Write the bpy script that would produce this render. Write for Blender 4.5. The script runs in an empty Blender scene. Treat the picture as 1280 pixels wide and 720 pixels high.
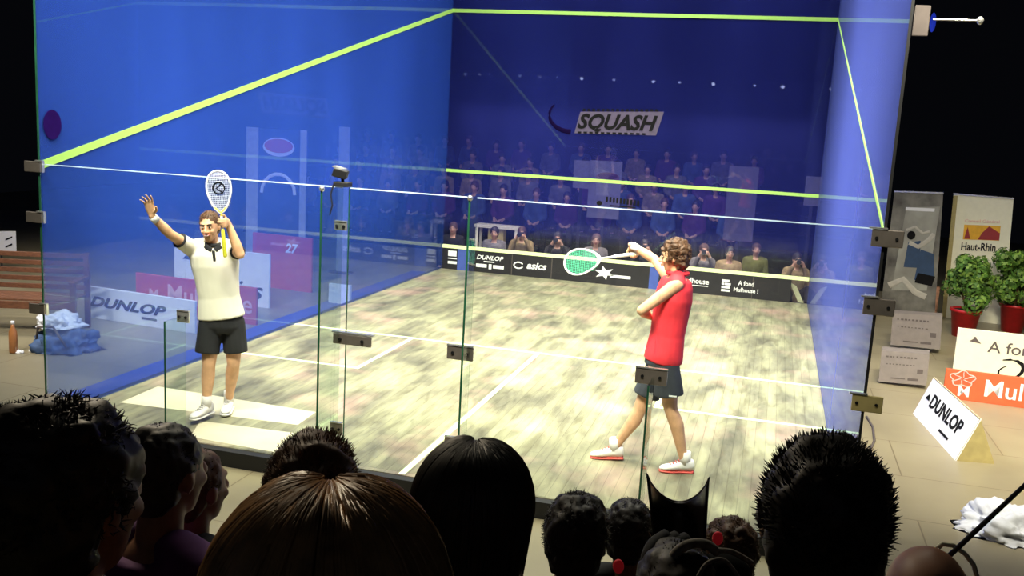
import bpy, bmesh, math, random
from mathutils import Vector, Matrix, Quaternion, noise
random.seed(7)
V3 = Vector
col = bpy.context.scene.collection
sc = bpy.context.scene
PI = math.pi

# ------------------------------------------------------------------ camera
CAM = V3((5.7181, -6.39336, 2.66237))
RT = V3((0.9612366, 0.2702395, 0.0547251))
DN = V3((0.0981995, -0.1500710, -0.9837863))
FW = V3((-0.2576453, 0.9510254, -0.1707911))
FPX = 1182.8
cd = bpy.data.cameras.new('camera'); cam = bpy.data.objects.new('camera', cd); col.objects.link(cam)
cd.sensor_width = 36; cd.lens = FPX * 36 / 1280; cd.clip_start = .05; cd.clip_end = 200
m = Matrix.Identity(4)
for i in range(3):
    m[i][0] = RT[i]; m[i][1] = -DN[i]; m[i][2] = -FW[i]; m[i][3] = CAM[i]
cam.matrix_world = m
sc.camera = cam

def ray(x, y): return RT * ((x - 640) / FPX) + DN * ((y - 360) / FPX) + FW
def onplane(x, y, ax, val):
    r = ray(x, y); return CAM + r * ((val - CAM[ax]) / r[ax])
def Y(x, y, v): return onplane(x, y, 1, v)
def G(x, y, z=-.13): return onplane(x, y, 2, z)
def D(x, y, d): return CAM + ray(x, y) * d
class Stage:            # a vertical plane through a floor point, square to the viewer's line of sight
    def __init__(s, B):
        s.B = V3(B); h = V3((B[0] - CAM.x, B[1] - CAM.y, 0)); s.h = h.normalized(); s.side = V3((s.h.y, -s.h.x, 0))
    def __call__(s, x, y, off=0):
        r = ray(x, y); o = s.B - s.h * off
        return CAM + r * ((o - CAM).dot(s.h) / r.dot(s.h))

# ------------------------------------------------------------------ object plumbing
MW = {}
def tag(o, label=None, cat=None, group=None, kind=None):
    if label: o['label'] = label
    if cat: o['category'] = cat
    if group: o['group'] = group
    if kind: o['kind'] = kind
    return o
def thing(name, label, cat, loc=(0, 0, 0), rz=0, group=None):
    o = bpy.data.objects.new(name, None); col.objects.link(o)
    o.location = loc; o.rotation_euler = (0, 0, rz); o.empty_display_size = .1
    MW[o] = Matrix.Translation(loc) @ Matrix.Rotation(rz, 4, 'Z')
    return tag(o, label, cat, group)
def link(name, me, mat, parent=None):
    if parent is not None and parent in MW:
        me.transform(MW[parent].inverted())
    o = bpy.data.objects.new(name, me); col.objects.link(o)
    if mat is not None:
        me.materials.clear()
        for q in (mat if isinstance(mat, (list, tuple)) else [mat]): me.materials.append(q)
    if parent is not None:
        o.parent = parent; MW[o] = MW.get(parent, Matrix.Identity(4))
    return o
def obj(name, bm, mat, parent=None, smooth=False):
    me = bpy.data.meshes.new(name)
    if name not in ('foliage', 'light_foliage'): bmesh.ops.recalc_face_normals(bm, faces=bm.faces[:])
    bm.normal_update(); bm.to_mesh(me); bm.free()
    if smooth:
        for p in me.polygons: p.use_smooth = True
    return link(name, me, mat, parent)
def struct(name, bm, mat, parent=None, smooth=False):
    o = obj(name, bm, mat, parent, smooth)
    if parent is None: o['kind'] = 'structure'
    return o
def dup(root, loc, rz=0, label=None, group=None, scale=1):
    r = root.copy(); col.objects.link(r); r.location = loc; r.rotation_euler = (0, 0, rz); r.scale = (scale,) * 3
    if label: r['label'] = label
    if group: r['group'] = group
    for ch in list(root.children):
        c = ch.copy(); col.objects.link(c); c.parent = r
        for g in ch.children:
            d = g.copy(); col.objects.link(d); d.parent = c
    return r

# ------------------------------------------------------------------ mesh helpers
def BM(): return bmesh.new()
def hexa(bm, c, ex, ey, ez, bev=0):
    """box with centre c and half-extent vectors"""
    c, ex, ey, ez = V3(c), V3(ex), V3(ey), V3(ez)
    vs = [bm.verts.new(c + ex * i + ey * j + ez * k) for i in (-1, 1) for j in (-1, 1) for k in (-1, 1)]
    idx = [(0, 1, 3, 2), (4, 6, 7, 5), (0, 4, 5, 1), (2, 3, 7, 6), (0, 2, 6, 4), (1, 5, 7, 3)]
    fs = [bm.faces.new([vs[i] for i in f]) for f in idx]
    bmesh.ops.recalc_face_normals(bm, faces=fs)
    if bev:
        es = list({e for f in fs for e in f.edges})
        bmesh.ops.bevel(bm, geom=es, offset=bev, segments=2, affect='EDGES', profile=.5)
def box(bm, x0, x1, y0, y1, z0, z1, bev=0):
    hexa(bm, ((x0 + x1) / 2, (y0 + y1) / 2, (z0 + z1) / 2), ((x1 - x0) / 2, 0, 0), (0, (y1 - y0) / 2, 0), (0, 0, (z1 - z0) / 2), bev)
def bx(*a, **k):
    bm = BM(); box(bm, *a, **k); return bm
def frame_of(d, side=None):
    d = V3(d).normalized()
    if side is None: side = V3((0, 0, 1)) if abs(d.z) < .9 else V3((1, 0, 0))
    a = V3(side) - d * d.dot(V3(side))
    if a.length < 1e-6: a = d.orthogonal()
    a.normalize(); return a, d.cross(a), d
def rings(bm, rs, n=16, caps=True, closed=False):
    """rs: list of (centre, axis_a*ra, axis_b*rb)"""
    L = []
    for c, a, b in rs:
        L.append([bm.verts.new(V3(c) + V3(a) * math.cos(2 * PI * i / n) + V3(b) * math.sin(2 * PI * i / n)) for i in range(n)])
    fs = []
    for k in range(len(L) - (0 if closed else 1)):
        p, q = L[k], L[(k + 1) % len(L)]
        for i in range(n):
            fs.append(bm.faces.new([p[i], p[(i + 1) % n], q[(i + 1) % n], q[i]]))
    if caps and not closed:
        fs.append(bm.faces.new(L[0][::-1])); fs.append(bm.faces.new(L[-1]))
    return L
def cone(bm, A, ra, B, rb, n=14, side=None, flat=1):
    a, b, d = frame_of(V3(B) - V3(A), side)
    rings(bm, [(A, a * ra, b * ra * flat), (B, a * rb, b * rb * flat)], n)
def cap(bm, A, ra, B, rb, n=14, side=None, flat=1):
    A, B = V3(A), V3(B); a, b, d = frame_of(B - A, side); rs = []
    for t in (80, 55, 30, 0):
        c, s = math.cos(math.radians(t)), math.sin(math.radians(t)); rs.append((A - d * ra * s, a * ra * c, b * ra * c * flat))
    for t in (0, 30, 55, 80):
        c, s = math.cos(math.radians(t)), math.sin(math.radians(t)); rs.append((B + d * rb * s, a * rb * c, b * rb * c * flat))
    rings(bm, rs, n)
def ell(bm, C, rx, ry, rz, X=(1, 0, 0), Yv=(0, 1, 0), Z=(0, 0, 1), n=18, m=10):
    X, Yv, Z = V3(X), V3(Yv), V3(Z); rs = []
    for k in range(m + 1):
        t = -PI / 2 + PI * (k + .0) / m; t = max(-PI / 2 + .08, min(PI / 2 - .08, t))
        c = math.cos(t); rs.append((V3(C) + Z * rz * math.sin(t), X * rx * c, Yv * ry * c))
    rings(bm, rs, n)
def soft(pts, k=4):
    P_ = [V3(p) for p in pts]; P_ = [P_[0]] + P_ + [P_[-1]]; out = []
    for i in range(1, len(P_) - 2):
        a, b, c, d = P_[i - 1:i + 3]
        for j in range(k):
            t = j / k; out.append(.5 * (2 * b + (c - a) * t + (2 * a - 5 * b + 4 * c - d) * t * t + (3 * b - a - 3 * c + d) * t ** 3))
    return out + [P_[-2]]
def tube(bm, pts, r, n=8, closed=False, flat=1, side=None):
    pts = [V3(p) for p in pts]; rs = []; N = len(pts); prev = None
    for i, p in enumerate(pts):
        if closed: d = pts[(i + 1) % N] - pts[i - 1]
        else: d = pts[min(i + 1, N - 1)] - pts[max(i - 1, 0)]
        a, b, _ = frame_of(d, side if side is not None else prev)
        prev = a; rr = r[i] if isinstance(r, (list, tuple)) else r
        rs.append((p, a * rr, b * rr * flat))
    rings(bm, rs, n, closed=closed)
def lathe(bm, prof, c=(0, 0, 0), n=24):
    rings(bm, [((c[0], c[1], c[2] + z), (r, 0, 0), (0, r, 0)) for r, z in prof], n)
def quad(bm, O, R, U, thick=.004):
    """flat panel, O lower corner, R width vector, U height vector"""
    O, R, U = V3(O), V3(R), V3(U); N = R.cross(U).normalized() * thick
    hexa(bm, O + R / 2 + U / 2 - N / 2, R / 2, U / 2, N / 2)
def poly(bm, pts, N, thick):
    N = V3(N).normalized() * thick
    f = [bm.verts.new(V3(p)) for p in pts]; b = [bm.verts.new(V3(p) - N) for p in pts]; n = len(pts)
    fs = [bm.faces.new(f), bm.faces.new(b[::-1])] + [bm.faces.new([f[i], b[i], b[(i + 1) % n], f[(i + 1) % n]]) for i in range(n)]
    bmesh.ops.recalc_face_normals(bm, faces=fs)
def bake(bm, voxel, smooth=3, name='body', extra=None):
    """union of overlapping shapes as one continuous surface"""
    bmesh.ops.recalc_face_normals(bm, faces=bm.faces[:])
    me = bpy.data.meshes.new(name); bm.to_mesh(me); bm.free()
    o = bpy.data.objects.new(name, me); col.objects.link(o)
    md = o.modifiers.new('r', 'REMESH'); md.mode = 'VOXEL'; md.voxel_size = voxel; md.use_smooth_shade = True
    if smooth:
        ms = o.modifiers.new('s', 'SMOOTH'); ms.factor = .5; ms.iterations = smooth
    dg = bpy.context.evaluated_depsgraph_get()
    out = bpy.data.meshes.new_from_object(o.evaluated_get(dg)); out.name = name
    bpy.data.objects.remove(o); bpy.data.meshes.remove(me)
    for p in out.polygons: p.use_smooth = True
    return out
def text(name, s, mat, parent, O, R, U, size, shear=0, bold=0, lift=.003, width=None, align='LEFT', sx=1):
    R, U = V3(R).normalized(), V3(U).normalized(); N = R.cross(U)
    cu = bpy.data.curves.new(name, 'FONT'); cu.body = s; cu.size = 1; cu.shear = shear; cu.offset = bold; cu.extrude = .002; cu.align_x = align; cu.resolution_u = 3
    o = bpy.data.objects.new(name, cu); col.objects.link(o)
    dg = bpy.context.evaluated_depsgraph_get(); me = bpy.data.meshes.new_from_object(o.evaluated_get(dg)); bpy.data.objects.remove(o)
    if width:
        xs = [v.co.x for v in me.vertices]; sx = width / (max(xs) - min(xs)) / size
    M = Matrix.Identity(4)
    O = V3(O) + N * lift
    for i in range(3):
        M[i][0] = R[i] * size * sx; M[i][1] = U[i] * size; M[i][2] = N[i]; M[i][3] = O[i]
    me.transform(M)
    return link(name, me, mat, parent)

# ------------------------------------------------------------------ materials
def new_mat(name):
    mt = bpy.data.materials.new(name); mt.use_nodes = True; nt = mt.node_tree; nt.nodes.clear()
    return mt, nt, nt.nodes, nt.links
def mat(name, c, rough=.6, metal=0, var=.12, scale=12, emis=0, bump=.0, stretch=(1, 1, 1), spec=.5, c2=None):
    mt, nt, N, L = new_mat(name)
    out = N.new('ShaderNodeOutputMaterial'); b = N.new('ShaderNodeBsdfPrincipled'); L.new(b.outputs[0], out.inputs[0])
    tc = N.new('ShaderNodeTexCoord'); mp = N.new('ShaderNodeMapping'); mp.inputs['Scale'].default_value = stretch
    nz = N.new('ShaderNodeTexNoise'); nz.inputs['Scale'].default_value = scale; nz.inputs['Detail'].default_value = 4
    L.new(tc.outputs['Object'], mp.inputs[0]); L.new(mp.outputs[0], nz.inputs['Vector'])
    rp = N.new('ShaderNodeValToRGB'); rp.color_ramp.elements[0].position = .3; rp.color_ramp.elements[1].position = .7
    c = tuple(c)
    if c2 is None:
        a0 = tuple(max(0, x * (1 - var)) for x in c); a1 = tuple(min(1, x * (1 + var)) for x in c)
    else: a0, a1 = c, tuple(c2)
    rp.color_ramp.elements[0].color = (*a0, 1); rp.color_ramp.elements[1].color = (*a1, 1)
    L.new(nz.outputs[0], rp.inputs[0]); L.new(rp.outputs[0], b.inputs['Base Color'])
    b.inputs['Roughness'].default_value = rough; b.inputs['Metallic'].default_value = metal
    b.inputs['Specular IOR Level'].default_value = spec
    if emis:
        L.new(rp.outputs[0], b.inputs['Emission Color']); b.inputs['Emission Strength'].default_value = emis
    if bump:
        bp = N.new('ShaderNodeBump'); bp.inputs['Strength'].default_value = bump; bp.inputs['Distance'].default_value = .01
        L.new(nz.outputs[0], bp.inputs['Height']); L.new(bp.outputs[0], b.inputs['Normal'])
    return mt
def glass(name, tint, film=0, film_col=(.1, .2, .8), refl=1, vary=0, film_low=None, zsplit=None, graze=.9):
    """see-through pane: clear part, printed dot film that scatters light, and a polished surface"""
    mt, nt, N, L = new_mat(name)
    out = N.new('ShaderNodeOutputMaterial')
    tr = N.new('ShaderNodeBsdfTransparent'); tr.inputs[0].default_value = (*tint, 1)
    last = tr.outputs[0]
    if film:
        df = N.new('ShaderNodeBsdfDiffuse'); df.inputs[0].default_value = (*film_col, 1)
        tl = N.new('ShaderNodeBsdfTranslucent'); tl.inputs[0].default_value = (*film_col, 1)
        m1 = N.new('ShaderNodeMixShader'); m1.inputs[0].default_value = .45; L.new(df.outputs[0], m1.inputs[1]); L.new(tl.outputs[0], m1.inputs[2])
        m2 = N.new('ShaderNodeMixShader'); L.new(last, m2.inputs[1]); L.new(m1.outputs[0], m2.inputs[2])
        g = N.new('ShaderNodeNewGeometry'); nz = N.new('ShaderNodeTexNoise'); nz.inputs['Scale'].default_value = .9; nz.inputs['Detail'].default_value = 3
        mp = N.new('ShaderNodeMapping'); mp.inputs['Scale'].default_value = (1, 1, .35); L.new(g.outputs['Position'], mp.inputs[0]); L.new(mp.outputs[0], nz.inputs['Vector'])
        mr = N.new('ShaderNodeMapRange'); mr.inputs[1].default_value = .3; mr.inputs[2].default_value = .7
        mr.inputs[3].default_value = film * (1 - vary); mr.inputs[4].default_value = film * (1 + vary); L.new(nz.outputs[0], mr.inputs[0])
        fac = mr.outputs[0]
        if zsplit is not None:
            sx = N.new('ShaderNodeSeparateXYZ'); L.new(g.outputs['Position'], sx.inputs[0])
            mz = N.new('ShaderNodeMapRange'); mz.interpolation_type = 'SMOOTHSTEP'
            mz.inputs[1].default_value = zsplit[0]; mz.inputs[2].default_value = zsplit[1]; mz.inputs[3].default_value = film_low; mz.inputs[4].default_value = 1
            L.new(sx.outputs[2], mz.inputs[0])
            mu = N.new('ShaderNodeMath'); mu.operation = 'MULTIPLY'; L.new(fac, mu.inputs[0]); L.new(mz.outputs[0], mu.inputs[1]); fac = mu.outputs[0]
        L.new(fac, m2.inputs[0]); last = m2.outputs[0]
    gl = N.new('ShaderNodeBsdfGlossy'); gl.inputs['Roughness'].default_value = .015; gl.inputs[0].default_value = (refl, refl, refl, 1)
    lw = N.new('ShaderNodeLayerWeight'); pw = N.new('ShaderNodeMath'); pw.operation = 'POWER'; pw.inputs[1].default_value = 5; L.new(lw.outputs['Facing'], pw.inputs[0])
    ma = N.new('ShaderNodeMath'); ma.operation = 'MULTIPLY_ADD'; ma.inputs[1].default_value = graze; ma.inputs[2].default_value = .025; L.new(pw.outputs[0], ma.inputs[0])
    m3 = N.new('ShaderNodeMixShader'); L.new(ma.outputs[0], m3.inputs[0]); L.new(last, m3.inputs[1]); L.new(gl.outputs[0], m3.inputs[2])
    L.new(m3.outputs[0], out.inputs[0])
    return mt

M = dict(
    black=mat('black_steel', (.012, .012, .013), .5),
    rim=mat('black_rim', (.006, .006, .006), .6),
    steel=mat('clamp_steel', (.30, .26, .22), .35, .7),
    chrome=mat('bright_steel', (.75, .75, .7), .25, .8),
    line=mat('line_green', (.42, .74, .15), .5, var=.03, emis=.06),  # faint glow added to the wall line paint
    tinline=mat('tin_line', (.85, .92, .40), .5, var=.03, emis=.4),  # cream line brightened by an added glow
    floorline=mat('floor_line', (.70, .95, .45), .45, var=.03, emis=.7),  # glow added so the lines stand out from the floor
    tin=mat('tin_black', (.010, .009, .012), .45),
    white=mat('white_print', (.85, .85, .82), .6, var=.03),
    offwhite=mat('cream_board', (.88, .85, .62), .6, var=.03),
    ink=mat('black_print', (.012, .012, .012), .9, spec=.05),
    skin=mat('skin', (.74, .42, .24), .5, var=.1, scale=20, bump=.05),
    skinred=mat('flushed_skin', (.70, .26, .16), .5, var=.15, scale=20),
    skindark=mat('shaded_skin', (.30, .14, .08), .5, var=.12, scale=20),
    shirt=mat('cream_jersey', (.84, .79, .66), .85, var=.06, scale=6, bump=.15),
    blackcloth=mat('black_cloth', (.012, .012, .014), .85, var=.3, scale=8, bump=.2),
    red=mat('red_jersey', (.85, .035, .05), .75, var=.25, scale=5, bump=.15),
    greyshort=mat('charcoal_cloth', (.035, .04, .05), .85, var=.2, scale=8, bump=.2),
    shoe=mat('white_shoe', (.85, .82, .80), .55, var=.06),
    shoered=mat('red_trim', (.80, .12, .10), .5),
    hairb=mat('brown_hair', (.10, .045, .018), .6, var=.4, scale=40, stretch=(1, 1, .2)),
    haird=mat('dark_hair', (.018, .012, .009), .55, var=.4, scale=40),
    hairc=mat('chestnut_hair', (.34, .18, .07), .38, var=.5, scale=30),
    eye=mat('eye_dark', (.02, .015, .01), .3),
    teeth=mat('teeth', (.85, .82, .75), .4),
    lip=mat('lips', (.45, .10, .08), .5),
    yellow=mat('yellow_grip', (.85, .80, .05), .6),
    string=mat('pale_string', (.75, .75, .70), .5),
    green=mat('green_string', (.10, .60, .35), .5, emis=.1),
    purple=mat('purple_cloth', (.10, .02, .12), .85, var=.2),
    wood=mat('bench_wood', (.14, .055, .025), .5, var=.3, scale=8, stretch=(1, 6, 6)),
    pot=mat('red_pot', (.50, .012, .015), .4),
    leaf=mat('leaf', (.07, .17, .02), .6, var=.5, scale=9),
    leaf2=mat('leaf_light', (.20, .34, .05), .6, var=.5, scale=9),
    soil=mat('soil', (.03, .02, .012), .9),
    orange=mat('orange_board', (.66, .10, .03), .6, var=.06),
    maroon=mat('red_board', (.55, .06, .08), .6, var=.1),
    pink=mat('pink_print', (.80, .45, .40), .6, var=.05),
    greyboard=mat('grey_board', (.22, .19, .165), .7, var=.08),
    greyprint=mat('grey_print', (.10, .08, .07), .7),
    tan=mat('tan_card', (.40, .33, .13), .7, var=.1),
    towel=mat('towel', (.70, .72, .74), .95, var=.12, scale=18, bump=.4),
    bag=mat('blue_bag', (.05, .10, .22), .7, var=.4, scale=7, bump=.3),
    amber=mat('amber_bottle', (.40, .16, .05), .3),
    chairblk=mat('black_shell', (.012, .008, .008), .35),
    glow=mat('red_cloth_added_glow', (.7, .02, .03), .6, emis=.08),
    lampw=mat('lamp_face', (.75, .85, 1.0), .5, var=.02, emis=14),
    yellowbar=mat('yellow_bar', (.85, .85, .30), .5),
    tape=mat('blue_tape', (.05, .09, .35), .6),
    edge=mat('green_glass_edge', (.02, .10, .05), .2, var=.2, spec=.8),
    topedge=mat('polished_edge', (.55, .70, .80), .3, var=.1, emis=.15),
)
GL_LEFT = glass('blue_film_glass', (.78, .86, 1), .34, (.075, .21, 1.0), graze=.6, vary=.15, film_low=.6, zsplit=(.5, 1.9))
GL_RIGHT = glass('pale_film_glass', (.90, .92, 1), .60, (.15, .20, .66), vary=.10, graze=.32)
GL_FRONT = glass('navy_film_glass', (.88, .88, 1), .26, (.045, .06, .40), vary=.25, film_low=.10, zsplit=(.62, .95))
GL_BACK = glass('clear_glass', (.965, .985, .965), refl=.5)
GL_FIN = glass('fin_glass', (.90, .955, .915), refl=.7)
# ------------------------------------------------------------------ floors
W_, L_ = 6.4, 9.75
def floor_mat():
    mt, nt, N, L = new_mat('maple_court_floor')
    out = N.new('ShaderNodeOutputMaterial'); b = N.new('ShaderNodeBsdfPrincipled'); L.new(b.outputs[0], out.inputs[0])
    g = N.new('ShaderNodeNewGeometry')
    def nz(scale, st, det=5, dist=0):
        mp = N.new('ShaderNodeMapping'); mp.inputs['Scale'].default_value = st; L.new(g.outputs['Position'], mp.inputs[0])
        n = N.new('ShaderNodeTexNoise'); n.inputs['Scale'].default_value = scale; n.inputs['Detail'].default_value = det; n.inputs['Distortion'].default_value = dist
        L.new(mp.outputs[0], n.inputs['Vector']); return n.outputs[0]
    def ramp(x, stops):
        r = N.new('ShaderNodeValToRGB'); L.new(x, r.inputs[0]); e = r.color_ramp.elements
        e[0].position, e[0].color = stops[0][0], (*stops[0][1], 1); e[1].position, e[1].color = stops[-1][0], (*stops[-1][1], 1)
        for p, c in stops[1:-1]:
            q = e.new(p); q.color = (*c, 1)
        return r.outputs[0]
    def mix(f, a, c, mode='MIX'):
        x = N.new('ShaderNodeMix'); x.data_type = 'RGBA'; x.blend_type = mode
        if isinstance(f, float): x.inputs[0].default_value = f
        else: L.new(f, x.inputs[0])
        L.new(a, x.inputs[6]); L.new(c, x.inputs[7]); return x.outputs[2]
    base = ramp(nz(1.5, (2.2, .7, 1), 6, .6), [(.30, (.13, .125, .09)), (.43, (.21, .20, .135)), (.55, (.285, .275, .175)), (.70, (.37, .365, .23))])
    pat = ramp(nz(5, (2.2, .45, 1), 6, .8), [(.33, (.66, .64, .62)), (.52, (.95, .95, .95)), (.68, (1.12, 1.10, 1.05))])
    c = mix(1.0, base, pat, 'MULTIPLY')
    pk = ramp(nz(1.1, (1, 1, 1), 3), [(.52, (0, 0, 0)), (.70, (.35, .35, .35))])
    rgb = N.new('ShaderNodeRGB'); rgb.outputs[0].default_value = (.75, .46, .38, 1)
    c = mix(pk, c, rgb.outputs[0])
    # boards across the width: fine seams running the length of the court
    br = N.new('ShaderNodeTexBrick'); br.inputs['Scale'].default_value = 1; br.inputs['Brick Width'].default_value = 1.8; br.inputs['Row Height'].default_value = .09
    br.inputs['Mortar Size'].default_value = .003; br.inputs['Color1'].default_value = (1, 1, 1, 1); br.inputs['Color2'].default_value = (.86, .86, .84, 1); br.inputs['Mortar'].default_value = (.5, .48, .45, 1)
    mp = N.new('ShaderNodeMapping'); mp.inputs['Rotation'].default_value = (0, 0, PI / 2); L.new(g.outputs['Position'], mp.inputs[0]); L.new(mp.outputs[0], br.inputs['Vector'])
    c = mix(.75, c, br.outputs[0], 'MULTIPLY')
    L.new(c, b.inputs['Base Color'])
    rr = N.new('ShaderNodeMapRange'); rr.inputs[3].default_value = .22; rr.inputs[4].default_value = .5; L.new(nz(2.2, (1, 1, 1)), rr.inputs[0]); L.new(rr.outputs[0], b.inputs['Roughness'])
    bp = N.new('ShaderNodeBump'); bp.inputs['Strength'].default_value = .12; bp.inputs['Distance'].default_value = .01; L.new(nz(6, (2, .5, 1)), bp.inputs['Height']); L.new(bp.outputs[0], b.inputs['Normal'])
    b.inputs['Specular IOR Level'].default_value = .35
    return mt
def arena_mat():
    mt, nt, N, L = new_mat('arena_sheet_floor')
    out = N.new('ShaderNodeOutputMaterial'); b = N.new('ShaderNodeBsdfPrincipled'); L.new(b.outputs[0], out.inputs[0])
    g = N.new('ShaderNodeNewGeometry')
    n = N.new('ShaderNodeTexNoise'); n.inputs['Scale'].default_value = .8; n.inputs['Detail'].default_value = 4; L.new(g.outputs['Position'], n.inputs['Vector'])
    r = N.new('ShaderNodeValToRGB'); r.color_ramp.elements[0].position = .3; r.color_ramp.elements[1].position = .7
    r.color_ramp.elements[0].color = (.24, .205, .125, 1); r.color_ramp.elements[1].color = (.34, .295, .18, 1); L.new(n.outputs[0], r.inputs[0])
    br = N.new('ShaderNodeTexBrick'); br.inputs['Scale'].default_value = 1; br.inputs['Brick Width'].default_value = 2; br.inputs['Row Height'].default_value = 1
    br.inputs['Mortar Size'].default_value = .006; br.inputs['Color1'].default_value = (1, 1, 1, 1); br.inputs['Color2'].default_value = (.93, .93, .93, 1); br.inputs['Mortar'].default_value = (.55, .5, .45, 1)
    L.new(g.outputs['Position'], br.inputs['Vector'])
    x = N.new('ShaderNodeMix'); x.data_type = 'RGBA'; x.blend_type = 'MULTIPLY'; x.inputs[0].default_value = 1; L.new(r.outputs[0], x.inputs[6]); L.new(br.outputs[0], x.inputs[7])
    L.new(x.outputs[2], b.inputs['Base Color']); b.inputs['Roughness'].default_value = .38
    return mt
fl = struct('floor', bx(-16, 22, -14, 26, -.25, -.13), arena_mat())
bm = BM(); box(bm, -.02, W_ + .02, -.02, L_ + .02, -.11, 0)
cf = struct('floor_court', bm, floor_mat())
bm = BM()
for a in ((-.07, W_ + .07, -.10, -.025), (-.07, W_ + .07, L_ + .025, L_ + .09)): box(bm, a[0], a[1], a[2], a[3], -.13, -.004)
box(bm, -.09, -.025, -.10, L_ + .09, -.13, -.004); box(bm, W_ + .025, W_ + .09, -.10, L_ + .09, -.13, -.004)
struct('trim_1', bm, M['rim'])
bm = BM(); box(bm, -.62, -.10, -.10, L_ + .1, -.128, -.118)
struct('trim_2', bm, M['tape'])
# court markings
bm = BM(); h = .0025
def fl_line(x0, x1, y0, y1): box(bm, x0, x1, y0, y1, 0, h)
fl_line(0, W_, 4.235, 4.285)
fl_line(3.175, 3.225, 0, 4.235)
fl_line(0, 1.625, 2.635, 2.685); fl_line(1.575, 1.625, 2.685, 4.235)
fl_line(W_ - 1.625, W_, 2.635, 2.685); fl_line(W_ - 1.625, W_ - 1.575, 2.685, 4.235)
struct('trim_3', bm, M['floorline'])
PALE = mat('painted_floor_reflection', (.60, .55, .40), .4, var=.12, scale=3)  # pale light reflections laid on the court floor as flat colour
for px, lb in (([(197, 483), (395, 515), (372, 531), (150, 503)], 'long pale painted reflection on the court floor behind the feet of the player in white'), ([(250, 526), (367, 541), (348, 566), (238, 546)], 'short pale painted reflection on the court floor in front of the player in white')):
    bm = BM(); poly(bm, [onplane(x, y, 2, .0015) for x, y in px], (0, 0, 1), .0012); tag(obj('floor_reflection', bm, PALE), lb, 'painted reflection')

# ------------------------------------------------------------------ glass walls
T = .012; TOP = 5.6
wf = struct('wall_front', bx(0, W_, L_, L_ + T, 0, TOP), GL_FRONT)
wl = struct('wall_left', bx(-T, 0, -.02, L_ + T, 0, TOP), GL_LEFT)
wr = struct('wall_right', bx(W_, W_ + T, -.02, L_ + T, 0, TOP), GL_RIGHT)
# out lines and service line
def wall_line(name, mt, wall, O, A, wid, n):
    bm = BM(); O, A = V3(O), V3(A); d = (A - O).normalized(); u = V3(n).cross(d).normalized() * wid / 2
    hexa(bm, (O + A) / 2 + V3(n) * .003, (A - O) / 2, u, V3(n) * .002); return obj(name, bm, mt, wall)
wall_line('out_line', M['line'], wf, (0, L_, 4.55), (W_, L_, 4.55), .06, (0, -1, 0))
wall_line('service_line', M['line'], wf, (0, L_, 1.78), (W_, L_, 1.78), .055, (0, -1, 0))
wall_line('out_line', M['line'], wl, (0, L_, 4.55), (0, 0, 2.13), .065, (1, 0, 0))
wall_line('out_line', M['line'], wr, (W_, L_, 4.55), (W_, 0, 2.13), .035, (-1, 0, 0))
# dark vertical edges of the side walls
bm = BM(); box(bm, -.014, .002, -.026, -.020, 0, TOP); obj('glass_edge', bm, M['edge'], wl)
bm = BM(); box(bm, W_ - .002, W_ + .016, -.028, -.020, 0, TOP); obj('glass_edge', bm, M['rim'], wr)

# back wall : three kinds of panel and the door
panes = [(.0, 1.325), (1.33, 2.66), (3.70, 5.03), (5.035, W_)]
bmb = BM()
for a, b_ in panes: box(bmb, a, b_, -T, 0, 0, 2.13)
wb = struct('wall_back', bmb, GL_BACK)
bm = BM()
for a, b_ in panes: box(bm, a, b_, -T, 0, 2.130, 2.137)
obj('top_edge', bm, M['topedge'], wb)
dr = struct('door_1', bx(2.72, 3.64, -T, 0, .02, 2.13), GL_BACK)
obj('top_edge', bx(2.72, 3.64, -T, 0, 2.130, 2.137), M['topedge'], dr)
bm = BM(); box(bm, 2.712, 2.718, -T, 0, .02, 2.13); box(bm, 3.642, 3.648, -T, 0, .02, 2.13); obj('glass_edge', bm, M['edge'], dr)
bm = BM(); box(bm, 2.62, 2.93, -.035, -T, .96, 1.04, .006); lk = obj('lock', bm, M['steel'], dr)
for x in (2.68, 2.86): bm = BM(); cone(bm, (x, -.035, 1.0), .012, (x, -.045, 1.0), .012); obj('screw', bm, M['ink'], lk)
obj('lock_top', bx(2.61, 2.95, -.036, -.002, 1.045, 1.055), M['chrome'], lk)

def clamp(x, z, w, hh, label, yy=0, name='glass_clamp', wide=.022, mt='steel', top=True):
    t = thing(name, label, 'clamp', (x, yy, z))
    bm = BM(); box(bm, x - w, x + w, yy - wide - T, yy - T - .001, z - hh, z + hh, .005); obj('plate', bm, M[mt], t)
    if top: obj('lip', bx(x - w, x + w, yy - wide - T - .004, yy - T - .001, z + hh + .001, z + hh + .010), M['chrome'], t)
    for s in (-.55, .55): bm = BM(); cone(bm, (x + s * w, yy - wide - T, z), .011, (x + s * w, yy - wide - T - .008, z), .011); obj('bolt', bm, M['ink'], t)
    return t
clamp(3.63, 1.0, .10, .05, 'steel hinge clamp at mid height on the hinge side of the glass door')
clamp(3.63, .31, .09, .045, 'steel hinge clamp near the floor on the hinge side of the glass door')
clamp(2.66, 1.85, .05, .03, 'pale steel clamp high on the latch side of the glass door', mt='chrome')
clamp(2.66, .29, .05, .045, 'steel clamp near the floor on the latch side of the glass door')
clamp(5.02, 1.0, .11, .055, 'steel clamp on the back glass in front of the player in red')
clamp(1.32, 1.02, .055, .045, 'steel clamp on the back glass left of the player in white', mt='chrome')
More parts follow.
